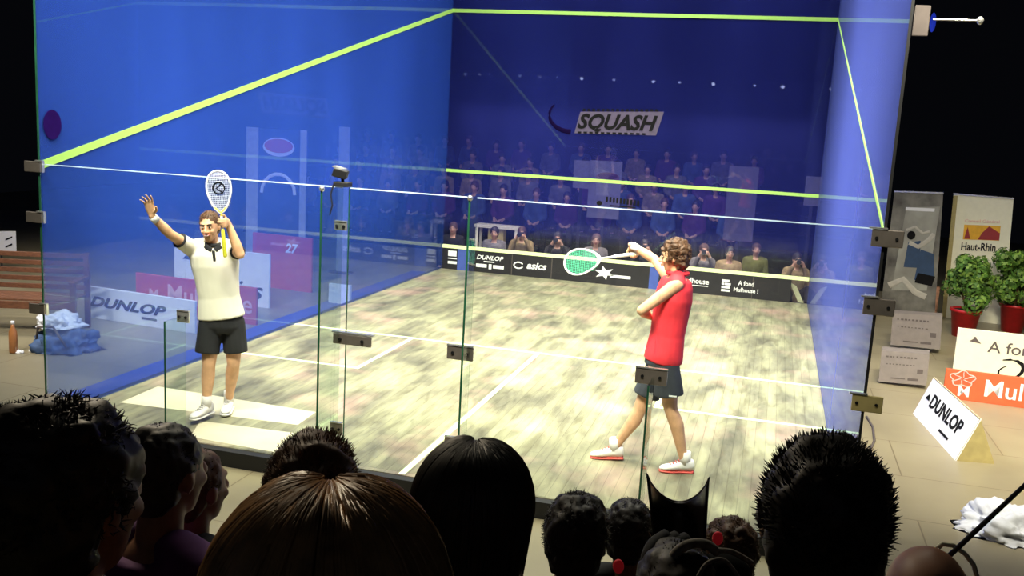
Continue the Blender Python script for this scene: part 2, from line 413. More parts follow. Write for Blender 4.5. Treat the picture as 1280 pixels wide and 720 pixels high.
for z, wz, lb in ((2.08, .10, 'topmost brown steel plate where right wall meets back glass'), (1.69, .0, ''), (1.64, .13, 'brown steel plate at middle height of the right wall edge'), (1.0, .10, 'lower pale steel plate on the right wall edge')):
    if not wz: continue
    t = thing('corner_clamp', lb, 'clamp', (W_, 0, z)); bm = BM(); box(bm, W_ - .07, W_ + .12, -.05, -.03, z - .055, z + .055, .005)
    obj('plate', bm, M['steel' if z > 1.2 else 'tan'], t); obj('lip', bx(W_ - .09, W_ + .02, -.055, -.03, z + .057, z + .067), M['chrome'], t)
    for s in (-.04, .08): bm = BM(); cone(bm, (W_ + s, -.05, z), .01, (W_ + s, -.056, z), .01); obj('bolt', bm, M['ink'], t)
t = thing('corner_clamp', 'steel plate high on the right wall edge with a thin rod and end stop', 'clamp', (W_, 0, 3.4))
bm = BM(); box(bm, W_ + .02, W_ + .11, -.05, -.03, 3.32, 3.5, .005); obj('plate', bm, M['greyprint'], t)
bm = BM(); cone(bm, (W_ + .13, -.04, 3.42), .006, (W_ + .38, -.04, 3.42), .006); obj('rod', bm, M['chrome'], t)
bm = BM(); ell(bm, (W_ + .39, -.04, 3.42), .02, .02, .025); obj('end_stop', bm, M['chrome'], t)
for z, lb in ((2.11, 'topmost clamp on the free edge of the left glass wall'), (1.70, 'second clamp down the free edge of the left glass wall'), (.94, 'lowest clamp on the free edge of the left glass wall')):
    t = thing('corner_clamp', lb, 'clamp', (0, 0, z)); bm = BM(); box(bm, -.13, .02, -.05, -.03, z - .04, z + .045, .004); obj('plate', bm, M['steel'], t)
    bm = BM(); box(bm, -.02, .05, -.056, -.03, z + .047, z + .057); box(bm, .042, .052, -.056, -.03, z - .04, z + .047); obj('lip', bm, M['chrome'], t)

# supporting fins outside the back wall
def fin(x, hgt, dep, lb):
    t = thing('glass_fin', lb, 'glass fin', (x, -.2, 0))
    obj('pane', bx(x - .006, x + .006, -dep, -T - .003, .0 if hgt < 1.5 else .02, hgt), GL_FIN, t)
    obj('outer_edge', bx(x - .007, x + .007, -dep - .006, -dep - .001, -.002, hgt), M['edge'], t)
    if hgt > 1.5:
        bm = BM(); ell(bm, (x, -dep, hgt + .012), .02, .02, .02); obj('end_cap', bm, M['chrome'], t)
    else:
        bm = BM(); box(bm, x - .014, x + .014, -dep - .02, -dep + .03, .045, .10, .004); obj('foot_clip', bm, M['chrome'], t)
fin(1.33, 1.03, .27, 'half height clear glass fin bracing the back wall by the player in white')
fin(2.665, 2.13, .35, 'full height clear glass fin on the latch side of the door')
fin(3.70, 2.13, .18, 'full height clear glass fin on the hinge side of the door')
fin(5.035, 1.0, .27, 'half height clear glass fin in front of the player in red')
# rim post under fins so they stand on the frame
bm = BM()
for x in (1.33, 2.665, 3.70, 5.035): box(bm, x - .03, x + .03, -.40, -.10, -.13, -.003)
struct('trim_4', bm, M['rim'])
# small camera clipped on the glass top
c0 = V3((2.655, -.02, 2.14))
t = thing('clip_camera', 'small black clip-on camera on top of the back glass beside the door', 'camera', c0)
bm = BM(); box(bm, 2.60, 2.72, -.05, .03, 2.14, 2.175, .006); obj('clip', bm, M['black'], t)
bm = BM(); hexa(bm, (2.64, -.01, 2.235), (.045, .02, -.012), (-.014, .05, 0), (.01, 0, .03), .006); obj('housing', bm, M['black'], t)
bm = BM(); cone(bm, (2.655, 0, 2.175), .012, (2.65, 0, 2.22), .012); obj('stem', bm, M['black'], t)
bm = BM(); hexa(bm, (2.63, 0, 2.275), (.04, 0, -.01), (0, .045, 0), (0, 0, .004)); obj('visor', bm, M['chrome'], t)
bm = BM(); tube(bm, [(2.60, -.04, 2.15), (2.585, -.05, 2.08), (2.60, -.05, 2.0), (2.58, -.05, 1.93)], .007); obj('cable', bm, M['black'], t)

# ------------------------------------------------------------------ tin
TX = 6.12
tin = thing('tin_board', 'long black sponsor board along the foot of the front wall, cream line on top', 'board', (0, L_ - .03, 0))
obj('panel', bx(0.01, TX, L_ - .030, L_ - .012, .0, .385), M['tin'], tin)
obj('top_line', bx(0.01, W_ - .01, L_ - .045, L_ - .010, .387, .445), M['tinline'], tin)
for x in (.30, 3.78): obj('blue_strip', bx(x, x + (.22 if x < 1 else .16), L_ - .034, L_ - .031, 0, .385), M['tape'], tin)
for x in (1.32, 2.05, 5.5): obj('seam', bx(x, x + .012, L_ - .034, L_ - .031, 0, .385), M['greyprint'], tin)
X_, Z_ = V3((1, 0, 0)), V3((0, 0, 1)); yt = L_ - .032
def bars(bm, x, z, w, hh, y=yt): box(bm, x, x + w, y - .004, y - .001, z, z + hh)
bm = BM(); bars(bm, .12, .24, .16, .10); bars(bm, .12, .19, .17, .02); bars(bm, .12, .10, .17, .05); obj('white_mark', bm, M['white'], tin)
text('lettering', 'DUNLOP', M['white'], tin, (.66, yt, .235), X_, Z_, .11, shear=.25, bold=.02, width=.50)
bm = BM(); bars(bm, .80, .19, .2, .02); bars(bm, .66, .09, .2, .06); bars(bm, .90, .07, .05, .09); bars(bm, .98, .09, .2, .06); obj('white_mark', bm, M['white'], tin)
text('lettering', 'asics', M['white'], tin, (1.60, yt, .15), X_, Z_, .17, shear=.25, bold=.03, width=.36)
bm = BM(); tube(bm, [(1.45 + .085 * math.cos(a), yt - .004, .19 + .055 * math.sin(a)) for a in [x * .45 for x in range(1, 14)]], [.012] * 13, flat=.4); obj('spiral_mark', bm, M['white'], tin)
bm = BM()
pts = []
for k in range(12):
    r = (.16 if k % 2 else .07); a = k * PI / 6 + .2; pts.append((3.0 + r * 1.2 * math.cos(a), yt - .004, .20 + r * .75 * math.sin(a)))
poly(bm, pts, (0, -1, 0), .003); bars(bm, 3.1, .13, .36, .05); obj('splash_mark', bm, M['white'], tin)
text('lettering', 'Mulhouse', M['white'], tin, (4.32, yt, .17), X_, Z_, .13, bold=.015, width=.46)
bm = BM(); bars(bm, 4.45, .13, .33, .012)
for (i, j, w) in ((0, 3, .07), (1.2, 3, .05), (0, 2, .04), (.8, 2, .1), (0, 1, .14), (0, 0, .06), (1, 0, .08)): bars(bm, 5.0 + i * .06, .08 + j * .055, w, .038)
obj('square_mark', bm, M['white'], tin)
text('lettering', 'A fond', M['white'], tin, (5.27, yt, .21), X_, Z_, .11, bold=.02, width=.26)
text('lettering', 'Mulhouse !', M['white'], tin, (5.2, yt, .10), X_, Z_, .10, bold=.02, width=.40)
bm = BM(); hexa(bm, (6.24, L_ + .12, .12), (.06, 0, -.03), (0, .01, 0), (-.09, 0, .17)); tag(obj('yellow_bar', bm, M['yellowbar']), 'pale yellow bar slanting behind the clear gap at the end of the tin', 'bar')

# SQUASH emblem on the front wall
sq = thing('wall_emblem', 'SQUASH sign with dark slanted letters on a pale plate, on the front wall', 'sign', (2.9, L_ - .01, 2.7))
yq = L_ - .006
bm = BM(); poly(bm, [(2.30, yq, 2.56), (3.70, yq, 2.60), (3.80, yq, 3.0), (2.38, yq, 2.93)], (0, -1, 0), .003)
obj('plate', bm, mat('emblem_plate', (.12, .10, .15), .9, var=.1, spec=.1), sq)
text('lettering', 'SQUASH', M['ink'], sq, (2.34, yq, 2.655), (1, 0, .02), Z_, .34, shear=.3, bold=.035, width=1.36)
bm = BM()
for i in range(16): bars(bm, 2.42 + i * .082, 2.945 + i * .0035, .05, .035, yq - .001)
for i in range(12): bars(bm, 2.36 + i * .1, 2.565 + i * .003, .06, .03, yq - .003)
obj('small_print', bm, M['ink'], sq)
bm = BM(); tube(bm, [(2.24 + .40 * math.cos(a) , yq - .004, 2.86 + .28 * math.sin(a)) for a in [2.5 + .2 * k for k in range(12)]], [.012 + .0028 * k for k in range(12)], flat=.2, side=(0, 0, 1)); obj('swoosh', bm, mat('swoosh_ink', (.008, .004, .03), 1, spec=0), sq)
s2 = thing('wall_emblem', 'small dark emblem with fine print low on the front wall under the SQUASH sign', 'sign', (2.9, L_ - .01, 1.6))
bm = BM()
for i in range(10): bars(bm, 2.93 + i * .06, 1.43 - .003 * i, .035, .09, yq)
bars(bm, 3.0, 1.36, .45, .02, yq); obj('small_print', bm, M['ink'], s2)
bm = BM(); ell(bm, (2.82, yq - .002, 1.40), .05, .003, .04); obj('drop_mark', bm, M['ink'], s2)
bm = BM(); p = V3((-.0, 0, 0)); cc = V3((.006, .12, 2.45))
rings(bm, [(cc, (0, .10, 0), (0, 0, .12)), (cc + V3((.003, 0, 0)), (0, .10, 0), (0, 0, .12))], 24)
tag(obj('round_sticker', bm, mat('violet_ring', (.02, .006, .09), 1, spec=0)), 'round violet sticker near the free edge of the left glass wall', 'sticker')
# ------------------------------------------------------------------ figures
def rot(v, ax, a): return Quaternion(V3(ax).normalized(), a) @ V3(v)
def hand(bm, w, d, n, t, curl=(15, 20, 15), k=1.0, spread=.1):
    """palm and five fingers. w wrist, d towards the fingers, n out of the palm, t towards the thumb"""
    d = V3(d).normalized(); n = V3(n); n = (n - d * d.dot(n)).normalized(); t0 = d.cross(n); t = t0 if t0.dot(V3(t)) > 0 else -t0
    rings(bm, [(w - d * .02 * k, t * .024 * k, n * .019 * k), (w + d * .02 * k, t * .030 * k, n * .017 * k), (w + d * .06 * k, t * .042 * k, n * .015 * k), (w + d * .092 * k, t * .041 * k, n * .012 * k), (w + d * .10 * k, t * .034 * k, n * .008 * k)], 14)
    ax = d.cross(n)
    for i, ln in enumerate((.076, .085, .079, .062)):
        p = w + d * (.092 - .004 * abs(i - 1)) * k + t * (.031 - .0205 * i) * k; a = 0
        dd0 = (d + t * spread * (1.2 - .8 * i)).normalized()
        r = .0088 * k if i < 3 else .0076 * k
        for sgm, c in zip((.45, .31, .24), curl):
            a += math.radians(c + (3 * i)); q = p + rot(dd0, ax, a) * ln * sgm * k
            cap(bm, p, r, q, r * .92, 10); p = q; r *= .93
    p = w + d * .025 * k + t * .026 * k; q = p + (d * .55 + t * .75 + n * .3).normalized() * .042 * k
    cap(bm, p, .0125 * k, q, .0105 * k, 10); c = math.radians(curl[0])
    q2 = q + (d * (.85) + t * (.35 - .6 * math.sin(c)) + n * (.25 + .6 * math.sin(c))).normalized() * .034 * k
    cap(bm, q, .0105 * k, q2, .009 * k, 10)
def head(bm, H, f, u, k=1.0):
    f = V3(f).normalized(); u = (V3(u) - f * f.dot(V3(u))).normalized(); s = f.cross(u)
    ell(bm, H + u * .028 * k - f * .008 * k, .077 * k, .097 * k, .094 * k, s, f, u)
    rings(bm, [(H + u * .05 * k + f * .022 * k, s * .066 * k, f * .070 * k), (H - u * .01 * k + f * .022 * k, s * .067 * k, f * .068 * k), (H - u * .055 * k + f * .026 * k, s * .056 * k, f * .060 * k), (H - u * .092 * k + f * .038 * k, s * .036 * k, f * .042 * k), (H - u * .108 * k + f * .048 * k, s * .022 * k, f * .024 * k)], 18)
    cap(bm, H + f * .092 * k + u * .022 * k, .009 * k, H + f * .114 * k - u * .018 * k, .014 * k, 10)
    for q in (-1, 1):
        ell(bm, H + f * .100 * k - u * .022 * k + s * q * .012 * k, .010 * k, .010 * k, .008 * k, s, f, u, 8, 6)
        ell(bm, H - f * .004 * k + s * q * .079 * k, .009 * k, .019 * k, .032 * k, s, (f - u * .1).normalized(), u, 10, 8)
        ell(bm, H + f * .068 * k - u * .02 * k + s * q * .036 * k, .022 * k, .022 * k, .02 * k, s, f, u, 10, 8)
    cap(bm, H + f * .084 * k + u * .038 * k - s * .034 * k, .010 * k, H + f * .084 * k + u * .038 * k + s * .034 * k, .010 * k, 10)
    cap(bm, H + f * .092 * k - u * .048 * k - s * .016 * k, .008 * k, H + f * .092 * k - u * .048 * k + s * .016 * k, .008 * k, 8)
    return f, u, s
def face(parent, H, f, u, k=1.0, smile=False, brow='haird'):
    f = V3(f).normalized(); u = (V3(u) - f * f.dot(V3(u))).normalized(); s = f.cross(u)
    for q in (-1, 1):
        bm = BM(); ell(bm, H + f * .089 * k + u * .016 * k + s * q * .031 * k, .012 * k, .005 * k, .0062 * k, s, f, u, 12, 8); e = obj('eye', bm, M['teeth'], parent, True)
        bm = BM(); ell(bm, H + f * .0935 * k + u * .016 * k + s * q * .030 * k, .0075 * k, .004 * k, .0075 * k, s, f, u, 10, 6); obj('iris', bm, M['eye'], e, True)
        bm = BM(); tube(bm, [H + f * .093 * k + u * .036 * k + s * q * .012 * k, H + f * .094 * k + u * .043 * k + s * q * .03 * k, H + f * .083 * k + u * .037 * k + s * q * .05 * k], .0045 * k, 6); obj('eyebrow', bm, M[brow], parent, True)
    bm = BM(); w = .028 if smile else .021
    ps = [H + f * (.101 - .012 * abs(x) ** 2) * k - u * (.052 - (.012 if smile else .002) * abs(x) ** 2) * k + s * x * w * k for x in (-1, -.6, -.2, .2, .6, 1)]
    tube(bm, ps, [.003 * k, .007 * k, .009 * k, .009 * k, .007 * k, .003 * k], 8); mo = obj('mouth', bm, M['lip'], parent, True)
    if smile:
        bm = BM(); tube(bm, [p + f * .006 * k + u * .001 for p in ps[1:5]], .0034 * k, 8); obj('teeth', bm, M['teeth'], mo, True)
def hair_cap(H, f, u, k=1.0, thick=.014, back=0, vox=.008, low=-.02):
    """smooth underlying hair volume: the skull a little larger, open at the face"""
    f = V3(f).normalized(); u = (V3(u) - f * f.dot(V3(u))).normalized(); s = f.cross(u); bm = BM()
    ell(bm, H + u * .042 * k - f * .018 * k, (.076 + thick) * k, (.092 + thick) * k, (.088 + thick) * k, s, f, u)
    ell(bm, H - u * .01 * k - f * (.045) * k, (.068 + thick) * k, (.052 + thick) * k, (.075 + thick) * k, s, f, u)
    if back: rings(bm, [(H - f * .04 * k + u * .02 * k, s * .09 * k, f * .07 * k), (H - f * .05 * k - u * .12 * k, s * .098 * k, f * .062 * k), (H - f * .06 * k - u * back * k, s * .085 * k, f * .04 * k)], 18)
    return bm, f, u, s
def strands(bm, H, f, u, k, count, length, r=.0022, mode='spiky', seed=1, thick=.014, lowest=-.55):
    rnd = random.Random(seed); f = V3(f).normalized(); u = (V3(u) - f * f.dot(V3(u))).normalized(); s = f.cross(u)
    C = H + u * .036 * k - f * .016 * k; n = 0
    while n < count:
        z = rnd.uniform(lowest, 1); a = rnd.uniform(0, 2 * PI); c = math.sqrt(max(0, 1 - z * z)); ff = math.sin(a) * c; ss = math.cos(a) * c
        if ff > .35 and z < .45: continue
        n += 1; nrm = (s * ss + f * ff + u * z).normalized()
        p = C + s * ss * (.074 + thick) * k + f * ff * (.092 + thick) * k + u * z * (.090 + thick) * k - nrm * .004
        if mode == 'spiky': d = (nrm * .8 + u * .5 + f * rnd.uniform(-.3, .3) + s * rnd.uniform(-.4, .4)).normalized()
        elif mode == 'curly': d = (nrm * .5 + V3((rnd.uniform(-1, 1), rnd.uniform(-1, 1), rnd.uniform(-1, 1))) * .8).normalized()
        else: d = (nrm * .35 - u * .7 - f * .35 + s * ss * .4 + V3((rnd.uniform(-1, 1), rnd.uniform(-1, 1), rnd.uniform(-1, 1))) * .12).normalized()
        ln = length * rnd.uniform(.6, 1.15) * k; pts = [p]; cur = d
        seg = 4
        for i in range(seg):
            if mode == 'curly': cur = (cur + V3((rnd.uniform(-1, 1), rnd.uniform(-1, 1), rnd.uniform(-1, 1))) * .9).normalized()
            elif mode == 'down': cur = (cur - u * .25).normalized()
            else: cur = (cur + V3((rnd.uniform(-1, 1), rnd.uniform(-1, 1), rnd.uniform(-1, 1))) * .18).normalized()
            pts.append(pts[-1] + cur * ln / seg)
        tube(bm, pts, [r, r, r * .9, r * .6, r * .2], 4)
def flow(bm, H, f, u, k, count, drop, seed=3, r=.0025, thick=.02, part=0.0):
    """long straight hair combed from a parting over the skull and down"""
    rnd = random.Random(seed); f = V3(f).normalized(); u = (V3(u) - f * f.dot(V3(u))).normalized(); s = f.cross(u)
    C = H + u * .036 * k - f * .016 * k; A = (.080 + thick) * k; B = (.095 + thick) * k; Z = (.092 + thick) * k
    for _ in range(count):
        az = rnd.uniform(-2.2, 2.2)         # 0 = straight back
        off = part + rnd.uniform(-.06, .06); j = rnd.uniform(-.05, .05); rr = rnd.uniform(.97, 1.035); pts = []
        start = rnd.uniform(.05, .5)
        for q in range(9):
            th = start + (1.62 - start) * q / 8
            fx = -math.cos(az + j); sx = math.sin(az + j)
            pts.append(C + (s * (sx * math.sin(th) * A + off * .02) + f * fx * math.sin(th) * B + u * math.cos(th) * Z) * rr)
        base = pts[-1]
        for q in range(1, 6):
            pts.append(base - u * drop * q / 5 * rr - f * .004 * q - s * math.sin(az) * .006 * q)
        tube(bm, pts, [r * .6] + [r] * 11 + [r * .8, r * .3], 4)

def tousle(bm, amp, freq, vox=.009, seed=0):
    me = bake(bm, vox, 2, 'hair')
    me.update(); o = V3((seed * 3.1, 0, 0))
    ns = [v.normal.copy() for v in me.vertices]
    for v, n in zip(me.vertices, ns):
        q = v.co * freq + o
        v.co = v.co + n * amp * (noise.noise(q) + .6 * noise.noise(q * 2.3) + .25)
    b = BM(); b.from_mesh(me); bpy.data.meshes.remove(me); return b
def torso(bm, P, Nk, sl, sr, hl, hr, g=0.0, wide=1.0, top=True, up_to=1.0, hem=None, thickd=1.0):
    """P pelvis centre, Nk base of neck, shoulders, hips; g = extra girth"""
    ax = (Nk - P).normalized(); hs = (hr - hl); hs = (hs - ax * ax.dot(hs)).normalized(); ss = (sr - sl); ss = (ss - ax * ax.dot(ss)).normalized(); ln = (Nk - P).length
    sw = (sr - sl).length / 2
    prof = [(-.16, .13, .095), (-.08, .165, .118), (.05, .168, .122), (.30, .142, .105), (.52, .150, .112), (.72, .168, .118), (.86, min(.172, sw), .105), (.95, .13, .082), (1.0, .075, .062)]
    rs = []
    if hem is not None: prof = [(hem, .168, .122)] + [p for p in prof if p[0] > hem + .03]
    for t, w, d in prof:
        if t > up_to: continue
        sv = hs.lerp(ss, max(0, min(1, t))).normalized(); bv = ax.cross(sv)
        rs.append((P + ax * ln * t, sv * (w * wide + g), bv * (d * thickd + g)))
    rings(bm, rs, 22)
def limb_arm(bm, S, E, Wr, k=1, g=0):
    cap(bm, S, .056 * k + g, S + (E - S) * .35, .050 * k + g); cap(bm, S + (E - S) * .3, .051 * k + g, E, .040 * k + g)
    cap(bm, E, .040 * k + g, E + (Wr - E) * .3, .043 * k + g); cap(bm, E + (Wr - E) * .3, .043 * k + g, Wr, .026 * k + g)
def limb_leg(bm, Hp, K, A, back, k=1, g=0):
    cap(bm, Hp, .092 * k + g, Hp + (K - Hp) * .5, .078 * k + g); cap(bm, Hp + (K - Hp) * .5, .078 * k + g, K, .056 * k + g)
    cal = K + (A - K) * .3 + V3(back) * .014
    cap(bm, K, .054 * k + g, cal, .058 * k + g); cap(bm, cal, .058 * k + g, K + (A - K) * .75, .040 * k + g); cap(bm, K + (A - K) * .7, .041 * k + g, A, .035 * k + g)
def shoe(parent, A, toe, up=(0, 0, 1), trim='shoe', sock=True, k=1.0):
    """A ankle joint, toe direction (length .27)"""
    toe = V3(toe).normalized(); up = V3(up); up = (up - toe * toe.dot(up)).normalized(); s = toe.cross(up)
    sole = A - up * .075; bm = BM()
    pr = [(-.075, .030, .035, .048), (-.06, .038, .050, .050), (-.02, .041, .052, .050), (.04, .043, .040, .040), (.10, .048, .028, .030), (.15, .046, .022, .024), (.185, .034, .016, .019), (.20, .018, .010, .014)]
    rings(bm, [(sole + toe * t * k + up * zc * k, s * w * k, up * hh * k) for t, w, hh, zc in pr], 16)
    cone(bm, A - up * .045 + toe * .0, .048, A + up * .01 - toe * .008, .044)
    me = bake(bm, .007, 3, 'shoe'); sh = link('shoe', me, M['shoe'], parent)
    bm = BM(); rings(bm, [(sole + toe * t * k - up * .004, s * (w + .004) * k, up * .011) for t, w, hh, zc in pr], 14); obj('sole', bm, M[trim], sh, True)
    bm = BM()
    for i in range(4):
        c = sole + toe * (.05 + .022 * i) + up * (.082 - .011 * i); tube(bm, [c - s * .022, c + up * .006, c + s * .022], .004, 6)
    obj('laces', bm, M[trim], sh, True)
    if sock:
        bm = BM(); cone(bm, A - up * .02, .045, A + up * .085, .043); obj('sock', bm, M['shoe'], parent, True)

def racket(name, label, grip_end, tip, face_n, strings, framecol, gripcol, ln=.68, hw=.098, hl=.33):
    a = V3(grip_end); b = V3(tip); d = (b - a).normalized(); n = V3(face_n); n = (n - d * d.dot(n)).normalized(); s = d.cross(n)
    b = a + d * ln
    t = thing(name, label, 'racket', a)
    hc = b - d * hl / 2
    def hp(q):
        x = math.cos(q); y = math.sin(q)          # y = 1 at the tip, narrowing to the throat
        return hc + d * y * hl / 2 + s * x * hw * (1 + .22 * y - .12 * (y < 0) * abs(y))
    bm = BM(); N = 40; tube(bm, [hp(2 * PI * i / N) for i in range(N)], .0085, 8, closed=True, flat=.8); fr = obj('frame', bm, framecol, t, True)
    bm = BM(); tube(bm, [hp(-PI * .26), a + d * .36, a + d * .31], .008, 8); tube(bm, [hp(-PI * .74), a + d * .36, a + d * .31], .008, 8); obj('throat', bm, gripcol, t, True)
    bm = BM(); cap(bm, a + d * .20, .010, a + d * .33, .009); obj('shaft', bm, framecol, t, True)
    bm = BM(); cap(bm, a + d * .01, .0165, a + d * .22, .014); obj('grip', bm, gripcol, t, True)
    bm = BM()
    for i in range(-7, 8):
        x = i * hw * 2 / 16.5; c = max(-1, min(1, x / (hw * 1.08))); y1 = math.sqrt(1 - c * c) * hl / 2 * .98
        cone(bm, hc + s * x - d * y1 * (.96), .0016, hc + s * x + d * y1, .0016, 4)
    for i in range(-9, 10):
        y = i / 10.0; x1 = math.sqrt(1 - y * y) * hw * (1 + .22 * y - .12 * (y < 0) * abs(y)) * .98
        cone(bm, hc + d * y * hl / 2 - s * x1, .0016, hc + d * y * hl / 2 + s * x1, .0016, 4)
    obj('strings', bm, strings, t)
    return t, hc, s, d, n, hl, hw

# ---------------------------------------------------------------- player in white (facing the stands, arms raised)
S1 = Stage((1.20, .62, 0))
p1 = thing('person', 'smiling player in cream polo shirt and black shorts with both arms raised', 'person', (1.2, .62, 0))
tocam = -S1.h; sd = S1.side
P = S1(277, 398); NK = S1(266, 304); H1 = S1(262.5, 284, .05)
sR = S1(239, 310); sL = S1(293, 311); hR = S1(264, 404); hL = S1(291, 404)
eR = S1(213, 293, .17); wR = S1(190, 270, .26); eL = S1(300, 318, .24); wL = S1(284, 277, .27)
kR = S1(261, 456, .06); aR = S1(258, 506, .06); kL = S1(292, 454, .02); aL = S1(286, 500, -.14)
fdir = (tocam * 1 - sd * .35 - V3((0, 0, .12))).normalized()
bm = BM(); torso(bm, P, NK, sR, sL, hR, hL)
cap(bm, NK - V3((0, 0, .02)), .060, H1 - V3((0, 0, .06)) - fdir * .02, .055)
up1 = V3((0, 0, 1)) - sd * .10
head(bm, H1, fdir, up1)
limb_arm(bm, sR, eR, wR); limb_arm(bm, sL, eL, wL)
limb_leg(bm, hR, kR, aR, -tocam); limb_leg(bm, hL, kL, aL, -tocam)
hd = (S1(182, 238, .30) - wR).normalized()
hand(bm, wR, hd, (tocam - sd * .6).normalized(), sd, (8, 12, 10), 1.12, .16)
gd = (S1(276, 270, .30) - wL).normalized()
RK0 = S1(281.5, 321, .35); RK1 = S1(271.5, 214, .35); rax = (RK1 - RK0).normalized()
dh = tocam * .8 - sd * .15; dh = (dh - rax * rax.dot(dh)).normalized(); nh = rax.cross(dh); nh = nh if nh.dot(-sd) > 0 else -nh
hand(bm, wL, dh, nh, rax, (55, 70, 45), 1.05, .0)
link('body', bake(bm, .0065, 4), M['skin'], p1)
face(p1, H1, fdir, up1, 1, smile=True)
bm, f_, u_, s_ = hair_cap(H1, fdir, up1, 1, .006); strands(bm, H1, fdir, up1, 1, 500, .018, .003, 'spiky', 2, .006, -.3)
obj('hair', bm, M['hairb'], p1, True)
bm = BM(); torso(bm, P, NK, sR, sL, hR, hL, g=.026, up_to=.97, hem=.02, wide=1.03)
cap(bm, NK.lerp(sR, .25), .065, sR, .070); cap(bm, NK.lerp(sL, .25), .065, sL, .070)
cone(bm, sR + (sR - eR) * .2, .075, sR + (eR - sR) * .55, .064); cone(bm, sL + (sL - eL) * .1, .072, sL + (eL - sL) * .55, .063)
sh = link('polo_shirt', bake(bm, .010, 3, 'shirt'), M['shirt'], p1)
bm = BM()
ax = (NK - P).normalized()
ringp = []
for i in range(20):
    a = 2 * PI * i / 20; ringp.append(NK + ax * .010 + sd * .072 * math.cos(a) + tocam * (.068 * math.sin(a) + .012) - ax * .02 * max(0, math.sin(a)))
tube(bm, ringp, .019, 8, closed=True, flat=.7)
c_ = NK + tocam * .105 - ax * .04
for q in (-1, 1): hexa(bm, c_ + sd * q * .040 + ax * .014, (sd * .026 + tocam * -.012 * q + ax * .018 * q), ax * .018 - sd * .01 * q, tocam * .005, .003)
hexa(bm, NK + tocam * .128 - ax * .115, sd * .012, ax * .07, tocam * .008, .003)
obj('collar', bm, M['blackcloth'], sh, True)
bm = BM(); ce = sR + (eR - sR) * .56; da = (eR - sR).normalized(); cone(bm, ce - da * .004, .066, ce + da * .004, .0655); ce = sL + (eL - sL) * .56; da = (eL - sL).normalized(); cone(bm, ce - da * .004, .065, ce + da * .004, .0645)
obj('sleeve_band', bm, M['blackcloth'], sh, True)
bm = BM(); rings(bm, [(P + ax * .05, sd * .178, tocam * .130), (P - ax * .06, sd * .186, tocam * .138), (P - ax * .11, sd * .15, tocam * .12)], 20)
for hp_, kn, o in ((hR, kR, -1), (hL, kL, 1)): cone(bm, hp_ + V3((0, 0, .03)), .10, hp_.lerp(kn, .72) + sd * o * .020, .104)
link('shorts', bake(bm, .010, 2, 'shorts'), M['blackcloth'], p1)
shoe(p1, aR, (tocam - sd * .75 - V3((0, 0, .0))).normalized() * V3((1, 1, 0)), trim='shoe')
shoe(p1, aL, (tocam - sd * .2) * V3((1, 1, 0)), trim='shoe')
bm = BM(); d_ = (wR - eR).normalized(); cone(bm, wR - d_ * .055, .036, wR - d_ * .005, .033); obj('wristband', bm, M['shoe'], p1, True)
rk, hc, rs_, rd_, rn_, hl, hw = racket('squash_racket', 'white framed squash racket with yellow grip held upright in front of the smiling player', RK0, RK1, tocam - sd * .2, M['string'], M['white'], M['yellow'], .70, .094, .34)
bm = BM(); tube(bm, [hc + rs_ * .045 * math.cos(a) + rd_ * (.03 + .045 * math.sin(a)) + rn_ * .003 for a in [k * PI / 8 for k in range(16)]], .008, 6, closed=True, flat=.3)
tube(bm, [hc + rs_ * .03 + rd_ * .07, hc + rs_ * -.02 + rd_ * .03, hc + rs_ * .03 + rd_ * -.01], .007, 6); obj('string_logo', bm, M['ink'], rk)

# ---------------------------------------------------------------- player in red (walking away to the left)
S2 = Stage((4.90, .97, 0))
p2 = thing('person', 'curly haired player in red sleeveless top and charcoal shorts striding with racket held out', 'person', (4.9, .97, 0))
tc = -S2.h; sd = S2.side; UP = V3((0, 0, 1))
P = S2(829, 448); NK = S2(847, 343); H2 = S2(843, 322, .0)
sN = S2(846, 356, .155); sF = S2(840, 353, -.155); hN = S2(832, 455, .09); hF = S2(826, 455, -.09)
eN = S2(802, 388, .20); wN = S2(812, 396, -.03); eF = S2(818, 324, -.30); wF = S2(789, 306, -.34)
kN = S2(838, 510, .09); aN = Stage((5.22, .94, 0))(856, 577); kF = S2(800, 511, -.08); aF = Stage((4.60, 1.0, 0))(768, 560)
fd2 = (-sd - tc * .10 - UP * .12).normalized()
bm = BM(); torso(bm, P, NK, sF, sN, hF, hN, thickd=.98)
cap(bm, NK - UP * .02, .058, H2 - UP * .06 - fd2 * .02, .054)
head(bm, H2, fd2, UP)
limb_arm(bm, sN, eN, wN); limb_arm(bm, sF, eF, wF, .92)
limb_leg(bm, hN, kN, aN, sd); limb_leg(bm, hF, kF, aF, sd)
hand(bm, wN, (wN - eN).normalized() + UP * .2, UP * .3 + sd * .6, UP, (30, 40, 30), 1.0, .05)
rax = (S2(699, 331, -.62) - S2(786, 311, -.36)).normalized(); dh = (-sd * .5 - tc * .5 - UP * .6); dh = (dh - rax * rax.dot(dh)).normalized(); nh = rax.cross(dh); nh = nh if nh.dot(-UP - sd) > 0 else -nh
hand(bm, wF, dh, nh, rax, (55, 70, 45), 1.0, .0)
pc2 = wF + dh * .078 + nh * .028; g2 = pc2 - rax * .035
link('body', bake(bm, .0065, 4), M['skin'], p2)
face(p2, H2, fd2, UP, 1)
bm, *_ = hair_cap(H2, fd2, UP, 1, .016); bm = tousle(bm, .018, 34, .006); strands(bm, H2, fd2, UP, 1, 700, .028, .003, 'curly', 5, .020, -.6)
obj('hair', bm, M['hairb'], p2, True)
bm = BM(); torso(bm, P, NK, sF, sN, hF, hN, g=.030, up_to=.97, hem=-.02)
cap(bm, NK.lerp(sN, .3), .060, sN.lerp(NK, .12), .066); cap(bm, NK.lerp(sF, .3), .060, sF.lerp(NK, .12), .066)
sh = link('sleeveless_top', bake(bm, .010, 3, 'top'), M['red'], p2)
